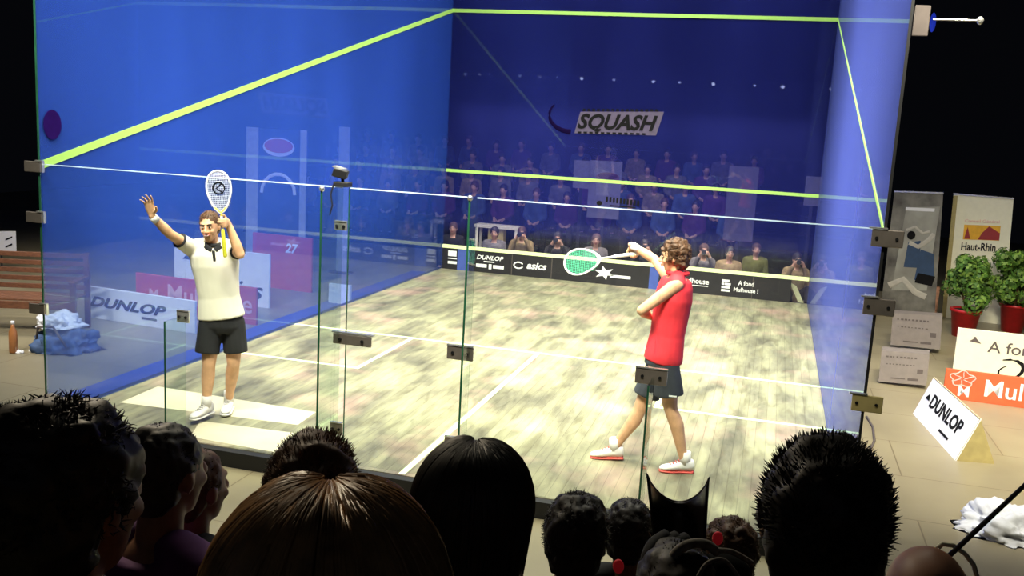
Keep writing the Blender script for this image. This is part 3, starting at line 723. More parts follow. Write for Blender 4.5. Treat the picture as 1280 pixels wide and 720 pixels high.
bm = BM(); tube(bm, [NK + UP * .012 + sd * .078 * math.cos(2 * PI * i / 18) + tc * .070 * math.sin(2 * PI * i / 18) for i in range(18)], .017, 8, closed=True); obj('collar', bm, M['red'], sh, True)
ax = (NK - P).normalized()
bm = BM(); rings(bm, [(P + ax * .08, sd * .128, tc * .178), (P - ax * .04, sd * .145, tc * .185)], 20)
cone(bm, hN + UP * .03, .10, hN.lerp(kN, .70), .118); cone(bm, hF + UP * .03, .10, hF.lerp(kF, .70), .112)
so = link('shorts', bake(bm, .010, 2, 'shorts'), M['greyshort'], p2)
lg = hN.lerp(kN, .66) + tc * .118
bm = BM(); hexa(bm, lg + UP * .01 + sd * .03, sd * .03, UP * .006, tc * .003); obj('logo_tab', bm, M['white'], so)
shoe(p2, aN, (-sd + tc * .2) * V3((1, 1, 0)), trim='shoered'); shoe(p2, aF, (-sd - UP * .05 + tc * .1), up=UP + sd * .12, trim='shoered')
bm = BM(); d_ = (wF - eF).normalized(); cone(bm, wF - d_ * .07, .034, wF - d_ * .01, .031); obj('wristband', bm, M['shoe'], p2, True)
racket('squash_racket', 'white framed racket with green strings held out level by the player in red', g2, S2(699, 331, -.62), (tc + UP * .25), M['green'], M['white'], M['white'], .70, .105, .35)

# ---------------------------------------------------------------- seated figure used for every onlooker
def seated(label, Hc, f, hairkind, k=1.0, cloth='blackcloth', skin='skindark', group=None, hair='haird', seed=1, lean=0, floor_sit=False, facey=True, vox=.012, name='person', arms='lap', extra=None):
    """Hc: world position of the head centre; f: horizontal facing"""
    f = V3((f[0], f[1], 0)).normalized(); s = f.cross(UP); z0 = Hc.z - .80 * k
    base = V3((Hc.x, Hc.y, z0)) - f * .06
    t = thing(name, label, 'person', base, 0, group)
    P = base + UP * .10 * k; NK = Hc - UP * .155 * k - f * .03; sl = NK - UP * .05 * k - s * .17 * k; sr = NK - UP * .05 * k + s * .17 * k
    hl_ = P - s * .09 * k; hr_ = P + s * .09 * k
    bm = BM(); torso(bm, P, NK, sl, sr, hl_, hr_); cap(bm, NK - UP * .03, .058 * k, Hc - UP * .05 * k - f * .015, .054 * k); head(bm, Hc, f, UP, k)
    knees = []; arms_ = []
    for sg, hp_, sh_ in ((-1, hl_, sl), (1, hr_, sr)):
        if floor_sit: kn = hp_ + f * .36 + UP * .22 + s * sg * .1; an = hp_ + f * .55 - UP * .02 + s * sg * .06
        else: kn = hp_ + f * .32 * k + s * sg * .02; an = kn - UP * .40 * k - f * .08
        knees.append((kn, an)); limb_leg(bm, hp_, kn, an, -f, k * .95)
        if arms == 'camera': el = sh_ - UP * .22 + f * .10 + s * sg * .06; wr = Hc + f * .17 - UP * .03 + s * sg * .07; hdv = (f * .5 - s * sg * .8 + UP * .2)
        else: el = sh_ - UP * .28 * k + f * .04 + s * sg * .05; wr = hp_ + f * .26 * k + UP * .10; hdv = (f - s * sg * .4)
        arms_.append((sh_, el, wr)); limb_arm(bm, sh_, el, wr, k); hand(bm, wr, hdv, -UP if arms == 'lap' else -s * sg, -s * sg, (25, 30, 20), k, .05)
    link('body', bake(bm, vox, 2), M[skin], t)
    bm = BM(); torso(bm, P, NK, sl, sr, hl_, hr_, g=.024, up_to=.98)
    for (sh_, el, wr) in arms_:
        cap(bm, NK.lerp(sh_, .4), .062 * k, sh_, .070 * k); cap(bm, sh_, .070 * k, el, .056 * k); cone(bm, el, .056 * k, el.lerp(wr, .85), .042 * k)
    link('jacket', bake(bm, vox * 1.1, 3, 'jacket'), M[cloth], t)
    bm = BM()
    for (kn, an), hp_ in zip(knees, (hl_, hr_)):
        cap(bm, hp_, .108 * k, kn, .072 * k); cone(bm, kn, .072 * k, an + UP * .02, .056 * k)
    link('trousers', bake(bm, vox * 1.1, 2, 'trousers'), M['blackcloth'], t)
    bm = BM()
    for kn, an in knees: cap(bm, an - UP * .03 - f * .03, .042 * k, an + f * .15 - UP * .045, .034 * k, flat=.9)
    obj('shoes', bm, M['ink'], t, True)
    if facey: face(t, Hc, f, UP, k)
    if hairkind != 'bald':
        if hairkind == 'long':
            bm, *_ = hair_cap(Hc, f, UP, k, .012, back=.30); flow(bm, Hc, f, UP, k, 1500, .26, seed)
        elif hairkind == 'plain': bm, *_ = hair_cap(Hc, f, UP, k, .014)
        elif hairkind == 'plainlong': bm, *_ = hair_cap(Hc, f, UP, k, .014, back=.22)
        elif hairkind == 'short': bm, *_ = hair_cap(Hc, f, UP, k, .006); bm = tousle(bm, .008, 30, seed=seed); strands(bm, Hc, f, UP, k, 900, .010, .0016, 'spiky', seed, .006)
        elif hairkind == 'spiky': bm, *_ = hair_cap(Hc, f, UP, k, .012); bm = tousle(bm, .010, 22, seed=seed); strands(bm, Hc, f, UP, k, 2000, .020, .0012, 'spiky', seed, .012)
        elif hairkind == 'curly': bm, *_ = hair_cap(Hc, f, UP, k, .016); bm = tousle(bm, .012, 26, seed=seed); strands(bm, Hc, f, UP, k, 2000, .020, .0012, 'curly', seed, .018)
        else: bm, *_ = hair_cap(Hc, f, UP, k, .012); strands(bm, Hc, f, UP, k, 900, .05, .003, 'down', seed, .010)
        obj('hair', bm, M[hair], t, True)
    return t
# ------------------------------------------------------------------ stands the viewer sits in
fwd = V3((-.2, 1, 0)).normalized()
# (label, pixel x, pixel y of head centre, distance, hair, scale, facing, cloth, hair material, skin)
near = [
 ('onlooker with a wide head of tousled dark hair, biggest at the left', 84, 630, 1.22, 'curly', 1.0, (.15, 1), 'blackcloth', 'haird', 'skindark', 11),
 ('onlooker whose rounded dark crown rises behind the tousled big head, beside the court corner', 20, 603, 1.70, 'spiky', 1.0, (.0, 1), 'blackcloth', 'haird', 'skindark', 12),
 ('onlooker in a purple collar with short dark hair, in front of the player in white', 209, 594, 2.35, 'short', 1.02, (.25, 1), 'purple', 'haird', 'skindark', 13),
 ('onlooker with close cropped brown head half hidden behind the one in purple', 246, 612, 2.85, 'short', .98, (.3, 1), 'blackcloth', 'hairb', 'skindark', 14),
 ('onlooker with wispy brown hair showing above the long chestnut hair', 395, 622, 2.05, 'spiky', 1.06, (-.1, 1), 'blackcloth', 'hairb', 'skindark', 15),
 ('onlooker with long glossy chestnut hair filling the bottom of the view', 410, 802, .95, 'long', 1.20, (-.35, 1), 'blackcloth', 'hairc', 'skindark', 16),
 ('onlooker with smooth long black hair parted in the middle, below the half court line', 592, 650, 1.62, 'long', 1.0, (-.1, 1), 'blackcloth', 'haird', 'skindark', 17),
 ('onlooker with thick messy dark hair, small, beside the parted black hair', 720, 675, 2.75, 'curly', 1.0, (-.1, 1), 'blackcloth', 'haird', 'skindark', 18),
 ('onlooker with curly dark hair, smallest of the row, beside the curved chair back', 786, 668, 3.7, 'curly', 1.0, (-.1, 1), 'blackcloth', 'haird', 'skindark', 19),
 ('onlooker with brown hair low between the chair back and the big dark head', 912, 696, 3.3, 'curly', 1.0, (-.1, 1), 'blackcloth', 'hairb', 'skindark', 20),
 ('onlooker with a large dark head and ruffled crown, in front of the right wall edge', 1026, 662, 1.36, 'spiky', 1.0, (-.1, 1), 'blackcloth', 'haird', 'skindark', 21),
 ('bald onlooker whose shiny scalp shows at the bottom beside the rod', 1155, 760, 1.80, 'bald', 1.0, (-.1, 1), 'blackcloth', 'haird', 'skindark', 22),
 ('onlooker with a pale bare temple in a hooded jacket below the curved chair back', 842, 752, 1.95, 'short', 1.0, (-.2, 1), 'blackcloth', 'haird', 'skindark', 23),
]
seats = []
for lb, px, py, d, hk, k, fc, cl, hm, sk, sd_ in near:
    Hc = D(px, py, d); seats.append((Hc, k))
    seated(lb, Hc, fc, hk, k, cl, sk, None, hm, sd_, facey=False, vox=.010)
# glasses on the big dark head, hood trim, extras
Hc = seats[10][0]; f = V3((-.1, 1, 0)).normalized(); s = f.cross(UP)
gt = thing('eyeglasses', 'dark framed glasses with a painted glint worn by the onlooker with ruffled crown', 'glasses', Hc)
bm = BM()
for q in (-1, 1):
    tube(bm, [Hc + f * .11 + s * q * .033 + s * .024 * math.cos(a) + UP * (.018 + .018 * math.sin(a)) for a in [k_ * PI / 6 for k_ in range(12)]], .0025, 6, closed=True)
    tube(bm, [Hc + f * .105 + s * q * .06 + UP * .02, Hc + s * q * .090 + UP * .016, Hc - f * .03 + s * q * .088 + UP * .005], .003, 6)
obj('frame', bm, M['black'], gt, True)
bm = BM(); ell(bm, Hc + f * .07 + s * .080 + UP * .020, .006, .005, .005); obj('glint', bm, M['white'], gt, True)  # white bead painted in as the glint on the glasses
Hc = seats[12][0]
hood = thing('jacket_hood', 'dark striped hood with grey fleece trim lying over the shoulders below the curved chair back', 'hood', Hc - UP * .12)
def dd(px, py, d): return D(px, py, d + .28)
bm = BM(); tube(bm, soft([dd(838, 722, 1.6), dd(842, 695, 1.6), dd(860, 681, 1.6), dd(882, 680, 1.62), dd(896, 690, 1.64)]), .010, 8); tube(bm, soft([dd(872, 722, 1.55), dd(884, 704, 1.55), dd(905, 700, 1.57), dd(924, 722, 1.58)]), .004, 8)
tube(bm, soft([dd(893, 688, 1.63), dd(915, 690, 1.65), dd(940, 704, 1.68)]), .006, 8)
obj('trim', bm, mat('fleece_trim', (.20, .18, .15), .95, var=.4, scale=60), hood, True)
bm = BM()
for i in range(3): tube(bm, soft([dd(812 + i * 14, 726, 1.66), dd(810 + i * 13, 700, 1.66), dd(818 + i * 13, 680, 1.68), dd(835 + i * 12, 668 + i * 2, 1.70)]), .016, 8, flat=.6)
obj('folds', bm, M['blackcloth'], hood, True)
bm = BM(); ell(bm, dd(866, 712, 1.68), .05, .04, .045); ell(bm, dd(905, 712, 1.70), .055, .04, .035); obj('lining', bm, M['ink'], hood, True)
# curved chair
cB = D(848, 640, 2.75)
ch = thing('moulded_chair', 'black moulded chair with a deeply dipped back edge standing among the onlookers', 'chair', cB - UP * .75)
S3 = Stage((cB.x, cB.y, 0)); bm = BM(); N = 14; outer = []; inner = []
for i in range(N + 1):
    q = i / N; x = 808 + 79 * q; dip = 1 - (2 * q - 1) ** 2; curve = .10 * dip
    ytop = 592 + 5 * q + 33 * dip ** .8; xb = 822 + 58 * q
    outer.append((S3(x, ytop, -curve + .05), S3((x + xb) / 2, 655, -curve + .05), S3(xb, 720, -curve + .05)))
vs = [[bm.verts.new(p) for p in c] for c in outer]; vb = [[bm.verts.new(p - S3.h * .012) for p in c] for c in outer]
for i in range(N):
    for j in range(2):
        bm.faces.new([vs[i][j], vs[i + 1][j], vs[i + 1][j + 1], vs[i][j + 1]]); bm.faces.new([vb[i][j], vb[i][j + 1], vb[i + 1][j + 1], vb[i + 1][j]])
    bm.faces.new([vs[i][0], vb[i][0], vb[i + 1][0], vs[i + 1][0]])
for i in (0, N): bm.faces.new([vs[i][0], vs[i][1], vb[i][1], vb[i][0]]); bm.faces.new([vs[i][1], vs[i][2], vb[i][2], vb[i][1]])
bmesh.ops.recalc_face_normals(bm, faces=bm.faces[:]); obj('backrest', bm, M['chairblk'], ch, True)
bm = BM(); tube(bm, [o[0] + UP * .001 for o in outer], .003, 6); obj('top_edge', bm, mat('rim_highlight', (.35, .33, .28), .4), ch, True)  # pale rim: the gloss of the shell put into its colour
cz = cB.z - .28; bm = BM(); hexa(bm, (cB.x, cB.y - .12, cz), (.17, 0, 0), (0, .17, 0), (0, 0, .02), .01); obj('seat', bm, M['chairblk'], ch)
for i in (-1, 1):
    for j in (-1, 1):
        bm = BM(); cone(bm, (cB.x + i * .14, cB.y - .12 + j * .14, cz - .02), .012, (cB.x + i * .16, cB.y - .12 + j * .16, cz - .44), .012); obj('leg', bm, M['black'], ch)
# red bits of clothing between heads, made bright by an added glow
for (px, py, d, r, lb) in ((773, 708, 2.4, .012, 'small dim red patch low beside the hooded jacket'), (897, 673, 2.9, .014, 'red cloth patch with an added glow beside the curved chair back')):
    bm = BM(); ell(bm, D(px, py, d), r * 1.2, .01, r * 1.6); tag(obj('red_cloth_patch', bm, M['glow'], smooth=True), lb, 'cloth patch')
# stepped stand : one tread per row of onlookers
rows = [(-5.75, -4.95), (-4.95, -4.15), (-4.15, -3.3), (-3.3, -2.3)]
for n_, (y0, y1) in enumerate(rows):
    zz = [h.z - .80 * k - .02 for h, k in seats if y0 <= h.y - .06 < y1]
    top = (min(zz) if zz else 0) - .42
    bm = BM(); box(bm, -1.5, 9.5, y0, y1, -.13, max(top, -.05)); st = struct('trim_%d' % (5 + n_), bm, M['blackcloth'])
for n_, (h, k) in enumerate(seats):
    z = h.z - .80 * k - .012; bm = BM(); box(bm, h.x - .2, h.x + .2, h.y - .26, h.y + .12, z - .03, z, .008)
    t = thing('stand_seat', 'dark tip-up seat under the ' + ' '.join(near[n_][0].split(',')[0].replace('onlooker', 'figure').split()[:11]), 'seat', (h.x, h.y, z - .03)); obj('seat_pad', bm, M['blackcloth'], t)
    bm = BM(); box(bm, h.x - .03, h.x + .03, h.y - .12, h.y, z - .42, z - .03); obj('post', bm, M['black'], t)
# rod and cable by the bald head
bm = BM(); cone(bm, D(1184, 697, 1.9), .0055, D(1290, 598, 1.75), .004); rd = tag(obj('thin_rod', bm, M['black']), 'thin black rod slanting up beside the bald head', 'rod')
bm = BM(); tube(bm, [D(*p) for p in ((1168, 688, 1.9), (1178, 680, 1.9), (1192, 682, 1.9), (1206, 692, 1.9), (1217, 706, 1.9), (1222, 724, 1.9))], .005, 8); tag(obj('white_cable', bm, M['offwhite'], smooth=True), 'pale cable curling beside the rod and bald head', 'cable')

# ------------------------------------------------------------------ right side of the arena
# striped prism board reading DUNLOP
A0 = G(1141, 517); A1 = G(1194, 576); B1 = G(1243, 580); ux = (A1 - A0)
apex1 = Stage((A1.x + .17, A1.y, 0))(1225, 518); apex0 = Stage((A0.x + .17, A0.y, 0))(1168, 476); B0 = B1 - ux
off_ = ((apex1 - A1) + (apex0 - A0)) / 2; apex1 = A1 + off_; apex0 = A0 + off_
db = thing('prism_board', 'white triangular floor board reading DUNLOP standing in front of the orange board', 'board', A1)
bm = BM(); poly(bm, [A0, A1, apex1, apex0], (A1 - A0).cross(apex1 - A1), .01); obj('printed_face', bm, M['white'], db)
bm = BM(); poly(bm, [A1 + UP * 0, B1, apex1], (B1 - A1).cross(apex1 - A1), .008); obj('end_panel', bm, M['tan'], db)
bm = BM(); poly(bm, [B1, B0, apex0, apex1], (B0 - B1).cross(apex0 - B1), .008); obj('rear_face', bm, M['tan'], db)
R_ = (A1 - A0).normalized(); Uv = (apex0 - A0); Uv = (Uv - R_ * R_.dot(Uv)).normalized()
ul = (A1 - A0).length; sk = (apex0 - A0).dot(R_)
hgt = (apex0 - A0).dot(Uv)
O_ = A0.lerp(A1, .18) + (apex0 - A0) * .42
text('lettering', 'DUNLOP', M['ink'], db, O_, R_, Uv, hgt * .42, shear=0, bold=.03, width=ul * .66)
O_ = A0.lerp(A1, .55) + (apex0 - A0) * .20
bm = BM(); hexa(bm, O_ + R_.cross(Uv) * .004 + R_ * ul * .1, R_ * ul * .10, Uv * .012, R_.cross(Uv) * .001)
O_ = A0.lerp(A1, .06) + (apex0 - A0) * .50; poly(bm, [O_ + R_.cross(Uv) * .004, O_ + R_ * .14 + R_.cross(Uv) * .004, O_ + R_ * .07 + Uv * .07 + R_.cross(Uv) * .004], R_.cross(Uv), .002); obj('small_mark', bm, M['ink'], db)

# white A fond board and orange Mulhouse board
def board(name, label, O, R, hgt, thick, mt, feet=True):
    O = V3(O); R = V3(R); t = thing(name, label, 'board', O + R / 2)
    bm = BM(); n = R.cross(UP).normalized(); hexa(bm, O + R / 2 + UP * hgt / 2 - n * thick / 2, R / 2, n * thick / 2, UP * hgt / 2, .004); obj('panel', bm, mt, t)
    bm = BM(); hexa(bm, O + R * .3 - n * (.16 + thick) + UP * hgt * .35, R.normalized() * .02, n * .15, UP * .012); hexa(bm, O + R * .3 - n * (.30 + thick) + UP * hgt * .18, R.normalized() * .02, n * .01, UP * hgt * .18)
    obj('rear_strut', bm, M['black'], t); return t
o1 = onplane(1190, 468, 2, -.13); R1 = V3((2.4, -.12, 0))
hW = Stage((o1.x, o1.y, 0))(1200, 410).z + .13
bA = board('sponsor_board', 'cream board with A fond and asics lettering behind the orange board', o1, R1, hW, .04, M['offwhite'])
rr = R1.normalized()
text('lettering', 'A fond', M['greyprint'], bA, o1 + rr * .36 + UP * (hW - .26), rr, UP, .20, width=.58, bold=.005)
text('lettering', 'asics', M['ink'], bA, o1 + rr * .80 + UP * (hW - .60), rr, UP, .42, shear=.25, width=.95, bold=.01)
nn = rr.cross(UP); bm = BM()
ck = o1 + rr * .60 + UP * (hW - .47) + nn * .005
tube(bm, [ck + (rr * (.20 * math.cos(a) * (1 - .03 * i) + .05 * math.sin(a)) + UP * .15 * math.sin(a) * (1 - .02 * i)) * (1 if i < 9 else .62) for i, a in enumerate([2.1 - .42 * j for j in range(16)])], [.006, .012, .018, .022, .022, .02, .016, .014, .012, .012, .012, .012, .01, .008, .006, .005], 8, flat=.25, side=tuple(rr)); obj('spiral_mark', bm, M['ink'], bA)
bm = BM(); ap = o1 + rr * .14 + UP * (hW - .15) + nn * .004; poly(bm, [ap, ap + rr * .14 - UP * .02, ap + rr * .07 + UP * .05], nn, .002); hexa(bm, ap + rr * .06 + UP * .04, rr * .015, UP * .02, nn * .001); obj('small_mark', bm, M['greyprint'], bA)
o2 = onplane(1178, 497, 2, -.13); hO = Stage((o2.x, o2.y, 0))(1186, 461).z + .13; R2 = V3((2.4, -.15, 0)); rr = R2.normalized(); nn = rr.cross(UP)
bO = board('sponsor_board', 'orange board with pale M emblem and Mulhouse lettering', o2, R2, hO, .04, M['orange'])
text('lettering', 'Mulhouse', M['white'], bO, o2 + rr * .40 + UP * hO * .24, rr, UP, hO * .80, bold=.008)
text('lettering', 'M', M['white'], bO, o2 + rr * .14 + UP * hO * .14, rr, UP, hO * .5, bold=.015)
bm = BM(); cc = o2 + rr * .18 + UP * hO * .72 + nn * .004
for j in range(6):
    a0 = j * PI / 3; tube(bm, [cc + (rr * math.cos(a0 + .5 * math.sin(q * 2)) + UP * .7 * math.sin(a0 + .5 * math.sin(q * 2))) * .12 * q for q in (.15, .4, .7, 1.0)] , .006, 5)
tube(bm, [cc + (rr * math.cos(a) * (1 + .15 * math.sin(5 * a)) + UP * .7 * math.sin(a) * (1 + .15 * math.sin(5 * a))) * .12 for a in [k_ * PI / 15 for k_ in range(30)]], .007, 5, closed=True)
obj('scribble_mark', bm, M['pink'], bO)

# grey display boxes beside the right wall
def grey_box(label, quadpx, base, seed):
    S = Stage(base); (x0, y0), (x1, y1), (x2, y2), (x3, y3) = quadpx       # tl tr br bl
    tl, tr, br_, bl_ = [S(x, y) for x, y in quadpx]; bl_.z = max(bl_.z, -.128); br_.z = max(br_.z, -.128)
    n = (br_ - bl_).cross(tl - bl_).normalized(); t = thing('display_box', label, 'box', (bl_ + br_) / 2)
    bm = BM(); f = [bm.verts.new(p) for p in (bl_, br_, tr, tl)]; b = [bm.verts.new(V3(p) + S.h * .25 + UP * .0) for p in (bl_, br_, tr, tl)]
    for q in ((0, 1, 2, 3), (7, 6, 5, 4), (0, 4, 5, 1), (1, 5, 6, 2), (2, 6, 7, 3), (3, 7, 4, 0)): vv = f + b; bm.faces.new([vv[i] for i in q])
    bmesh.ops.recalc_face_normals(bm, faces=bm.faces[:]); obj('carton', bm, M['greyboard'], t)
    R = (br_ - bl_); U = (tl - bl_); bm = BM(); rnd = random.Random(seed); nf = -S.h * .003
    def bar(u, v, w, h_): hexa(bm, bl_ + R * (u + w / 2) + U * (v + h_ / 2) + nf, R * w / 2, U * h_ / 2, S.h * .001)
    for i in range(9): bar(.10 + i * .075, .80, rnd.uniform(.03, .06), .05)
    for i in range(9): bar(.12 + i * .07, .58, rnd.uniform(.02, .05), .03)
    bar(.78, .35, .12, .14); bar(.60, .12, .22, .07); bar(.25, .14, .3, .03)
    obj('faded_print', bm, M['greyprint'], t); return t
b1 = G(1145, 440); b2 = G(1130, 484)
grey_box('grey printed box beside the right wall, the farther of the pair', [(1116, 391), (1178, 395), (1175, 437), (1113, 431)], b1, 1)
grey_box('grey printed box beside the right wall, the nearer of the pair', [(1102, 438), (1162, 443), (1158, 482), (1098, 477)], b2, 2)
# dark roll-up with a player picture
def rollup(name, label, px, base, mt, cass=True):
    S = Stage(base); tl, tr, br_, bl_ = [S(x, y) for x, y in px]
    t = thing(name, label, 'banner', (bl_ + br_) / 2); n = -S.h; bm = BM(); poly(bm, [bl_, br_, tr, tl], n, .012); obj('sheet', bm, mt, t)
    if cass: bm = BM(); c = (bl_ + br_) / 2; hexa(bm, c - UP * .03 + S.h * .02, (br_ - bl_) / 2 * 1.03, S.h * .06, UP * .035, .01); obj('foot', bm, M['black'], t)
    bm = BM(); hexa(bm, (tl + tr) / 2 + UP * .01, (tr - tl) / 2 * 1.01, S.h * .012, UP * .012); obj('top_rail', bm, M['chrome'], t)
    return t, bl_, br_ - bl_, tl - bl_, n
t, O, R, U, n = rollup('roll_up_banner', 'dark roll-up banner with a squash player in blue swinging', [(1118, 240), (1179, 242), (1168, 398), (1100, 392)], G(1135, 396), mat('banner_dark', (.055, .05, .04), .6, scale=3, c2=(.26, .25, .20)))
def fpt(u, v, e=.004): return O + R * u + U * v + n * e
bm = BM(); poly(bm, [fpt(.16, .20), fpt(.80, .22), fpt(.85, .90), fpt(.25, .88)], n, .001); obj('backdrop_patch', bm, mat('banner_mist', (.22, .21, .17), .6, scale=2, c2=(.42, .42, .34)), t)
bm = BM(); hexa(bm, fpt(.5, .87, .006), R * .26, U * .013, n * .001); obj('heading', bm, M['white'], t)
e = .008
bm = BM(); poly(bm, [fpt(.33, .40, e), fpt(.62, .40, e), fpt(.58, .62, e), fpt(.36, .60, e)], n, .001); poly(bm, [fpt(.55, .30, e), fpt(.90, .32, e), fpt(.85, .52, e), fpt(.60, .55, e)], n, .001); obj('blue_shirt_print', bm, mat('print_blue', (.02, .055, .12), .6), t)
bm = BM(); c = fpt(.40, .66, e + .002); rings(bm, [(c, R * .075, U * .035), (c + n * .001, R * .075, U * .035)], 16); poly(bm, [fpt(.56, .28, e + .002), fpt(.88, .26, e + .002), fpt(.92, .34, e + .002), fpt(.6, .36, e + .002)], n, .001); obj('dark_print', bm, M['ink'], t)
bm = BM(); tube(bm, [fpt(.38, .60, e), fpt(.55, .57, e), fpt(.72, .63, e), fpt(.80, .68, e)], .035, 6, flat=.1, side=tuple(U.normalized())); tube(bm, [fpt(.30, .70, e), fpt(.45, .73, e), fpt(.6, .68, e), fpt(.72, .70, e)], .02, 6, flat=.1, side=tuple(U.normalized()))
tube(bm, [fpt(.1, .24, e), fpt(.35, .30, e), fpt(.60, .20, e), fpt(.8, .17, e)], .05, 6, flat=.1, side=tuple(U.normalized())); obj('pale_print', bm, mat('print_pale', (.50, .47, .38), .6), t)
# white roll-up Haut-Rhin
t, O, R, U, n = rollup('roll_up_banner', 'white roll-up banner reading Haut-Rhin standing behind the potted shrubs', [(1192, 243), (1267, 249), (1253, 412), (1176, 406)], G(1215, 401), M['offwhite'])
rr = R.normalized(); uu = U.normalized(); wR_ = R.length
text('lettering', 'Haut-Rhin', M['ink'], t, fpt(.20, .585), rr, uu, .18, width=wR_ * .55, bold=.02)
text('lettering', "Conseil Général", M['pink'], t, fpt(.22, .795), rr, uu, .07, width=wR_ * .55)
bm = BM(); poly(bm, [fpt(.22, .665), fpt(.80, .665), fpt(.80, .775), fpt(.22, .775)], n, .001); obj('emblem_ground', bm, mat('emblem_yellow', (.80, .42, .02), .6), t)
bm = BM(); poly(bm, [fpt(.46, .668, .006), fpt(.80, .668, .006), fpt(.80, .72, .006), fpt(.62, .77, .006), fpt(.52, .72, .006)], n, .001); poly(bm, [fpt(.24, .67, .006), fpt(.34, .67, .006), fpt(.28, .76, .006)], n, .001); obj('emblem_red', bm, mat('emblem_crimson', (.30, .02, .02), .6), t)
bm = BM(); poly(bm, [fpt(.0, 0), fpt(.07, 0), fpt(.07, .99), fpt(.0, .99)], n, .001); obj('side_band', bm, M['tan'], t)
# striped pinkish post
pb = G(1167, 396); bm = BM(); S = Stage(pb); hexa(bm, S(1168, 376), S.side * .06, S.h * .05, UP * .24, .01); hexa(bm, S(1169, 340), S.side * .03, S.h * .03, UP * .25, .01)
tag(obj('pink_carton', bm, mat('pink_carton', (.55, .28, .18), .7, var=.4, scale=9), smooth=False), 'narrow pinkish carton standing between the dark banner and the shrub', 'box')
# potted shrubs
def shrub(label, base, pot_h, rw, fh, lean, seed):
    t = thing('potted_shrub', label, 'plant', base); rnd = random.Random(seed); base = V3(base)
    bm = BM(); lathe(bm, [(.15, 0), (.205, pot_h * .9), (.225, pot_h * .9), (.225, pot_h), (.195, pot_h), (.19, pot_h - .03)], base, 28); obj('pot', bm, M['pot'], t, True)
    bm = BM(); lathe(bm, [(.05, pot_h - .06), (.19, pot_h - .025), (.02, pot_h - .02)], base, 20); obj('soil', bm, M['soil'], t)
    bm = BM()
    for i in range(7): a = i * .9; tube(bm, [base + UP * (pot_h - .03), base + V3((.08 * math.cos(a), .08 * math.sin(a), pot_h + .2)), base + V3((.2 * math.cos(a), .2 * math.sin(a), pot_h + .55))], [.014, .010, .005], 6)
    obj('stems', bm, M['wood'], t)
    cts = [(V3((rnd.uniform(-1, 1) * rw * .62, rnd.uniform(-1, 1) * rw * .62, pot_h + fh * rnd.uniform(.12, .88))), rnd.uniform(.10, .17)) for _ in range(30)]
    for nm, mt, cnt in (('foliage', 'leaf', 2600), ('light_foliage', 'leaf2', 1500)):
        bm = BM()
        for _ in range(cnt):
            c, r = rnd.choice(cts); v = V3((rnd.gauss(0, 1), rnd.gauss(0, 1), rnd.gauss(0, 1) + (.5 if nm != 'foliage' else 0))).normalized()
            p = base + c + v * r * rnd.uniform(.75, 1.1) + V3((lean * (c.z - pot_h), 0, 0)); a, b, d = frame_of(v, (rnd.uniform(-1, 1), rnd.uniform(-1, 1), rnd.uniform(-1, 1)))
            l = rnd.uniform(.025, .045); w = l * .6
            vs = [bm.verts.new(p - a * l), bm.verts.new(p + b * w + v * .006), bm.verts.new(p + a * l + v * .012), bm.verts.new(p - b * w + v * .006)]; bm.faces.new(vs)
        obj(nm, bm, M[mt], t)
    return t
shrub('bushy green shrub in a red pot nearest the white banner', G(1203, 420), .42, .36, .80, 0, 3)
shrub('wider green shrub in a red pot behind the cream board', G(1264, 414), .44, .48, .84, 0, 4)
# towel heap by the edge of the stands
def heap(name, label, cat, base, rx, ry, rz, mt, seed, parent=None):
    bm = BM(); bmesh.ops.create_icosphere(bm, subdivisions=5, radius=1)
    for v in bm.verts:
        p = v.co.copy(); n1 = noise.fractal(p * 1.7 + V3((seed, 0, 0)), 1, 2, 5); n2 = abs(noise.noise(p * 4.5 + V3((0, seed, 0)))); k = 1 + .38 * n1 - .28 * n2
        v.co = V3((p.x * rx * k, p.y * ry * k, max(-.0, p.z) * rz * k)) + V3(base)
    bmesh.ops.recalc_face_normals(bm, faces=bm.faces[:]); o = obj(name, bm, mt, parent, True)
    if label: tag(o, label, cat)
    return o
heap('towel', 'crumpled white towel lying on the arena floor near the rod', 'towel', G(1258, 664) + UP * 0, .33, .30, .20, M['towel'], 5)
bm = BM(); tube(bm, [G(1083, 522) + UP * .01, G(1091, 535) + UP * .01, G(1093, 552) + UP * .01, G(1087, 565) + UP * .01, G(1100, 585) + UP * .01], .012, 6)
tag(obj('floor_cable', bm, M['greyprint'], smooth=True), 'thin dark cable curling on the floor beside the right wall', 'cable')

# ------------------------------------------------------------------ left side of the arena, beyond the blue wall
q0 = G(108, 396); q1 = G(222, 414); Rv = q1 - q0; hD = Stage(q0)(108, 357).z + .13
bD = board('sponsor_board', 'long pale board reading DUNLOP seen through the blue left wall', q0, Rv * 1.18, hD, .04, M['white'])
rr = Rv.normalized()
text('lettering', 'DUNLOP', M['ink'], bD, q0 + rr * .06 * 1 + UP * hD * .40, rr, UP, hD * .42, shear=.35, bold=.04, width=Rv.length * .84)
bm = BM(); hexa(bm, q0 + rr * Rv.length * .70 + UP * hD * .24 + rr.cross(UP) * .004, rr * .12, UP * .015, rr.cross(UP) * .001); obj('small_print', bm, M['greyprint'], bD)
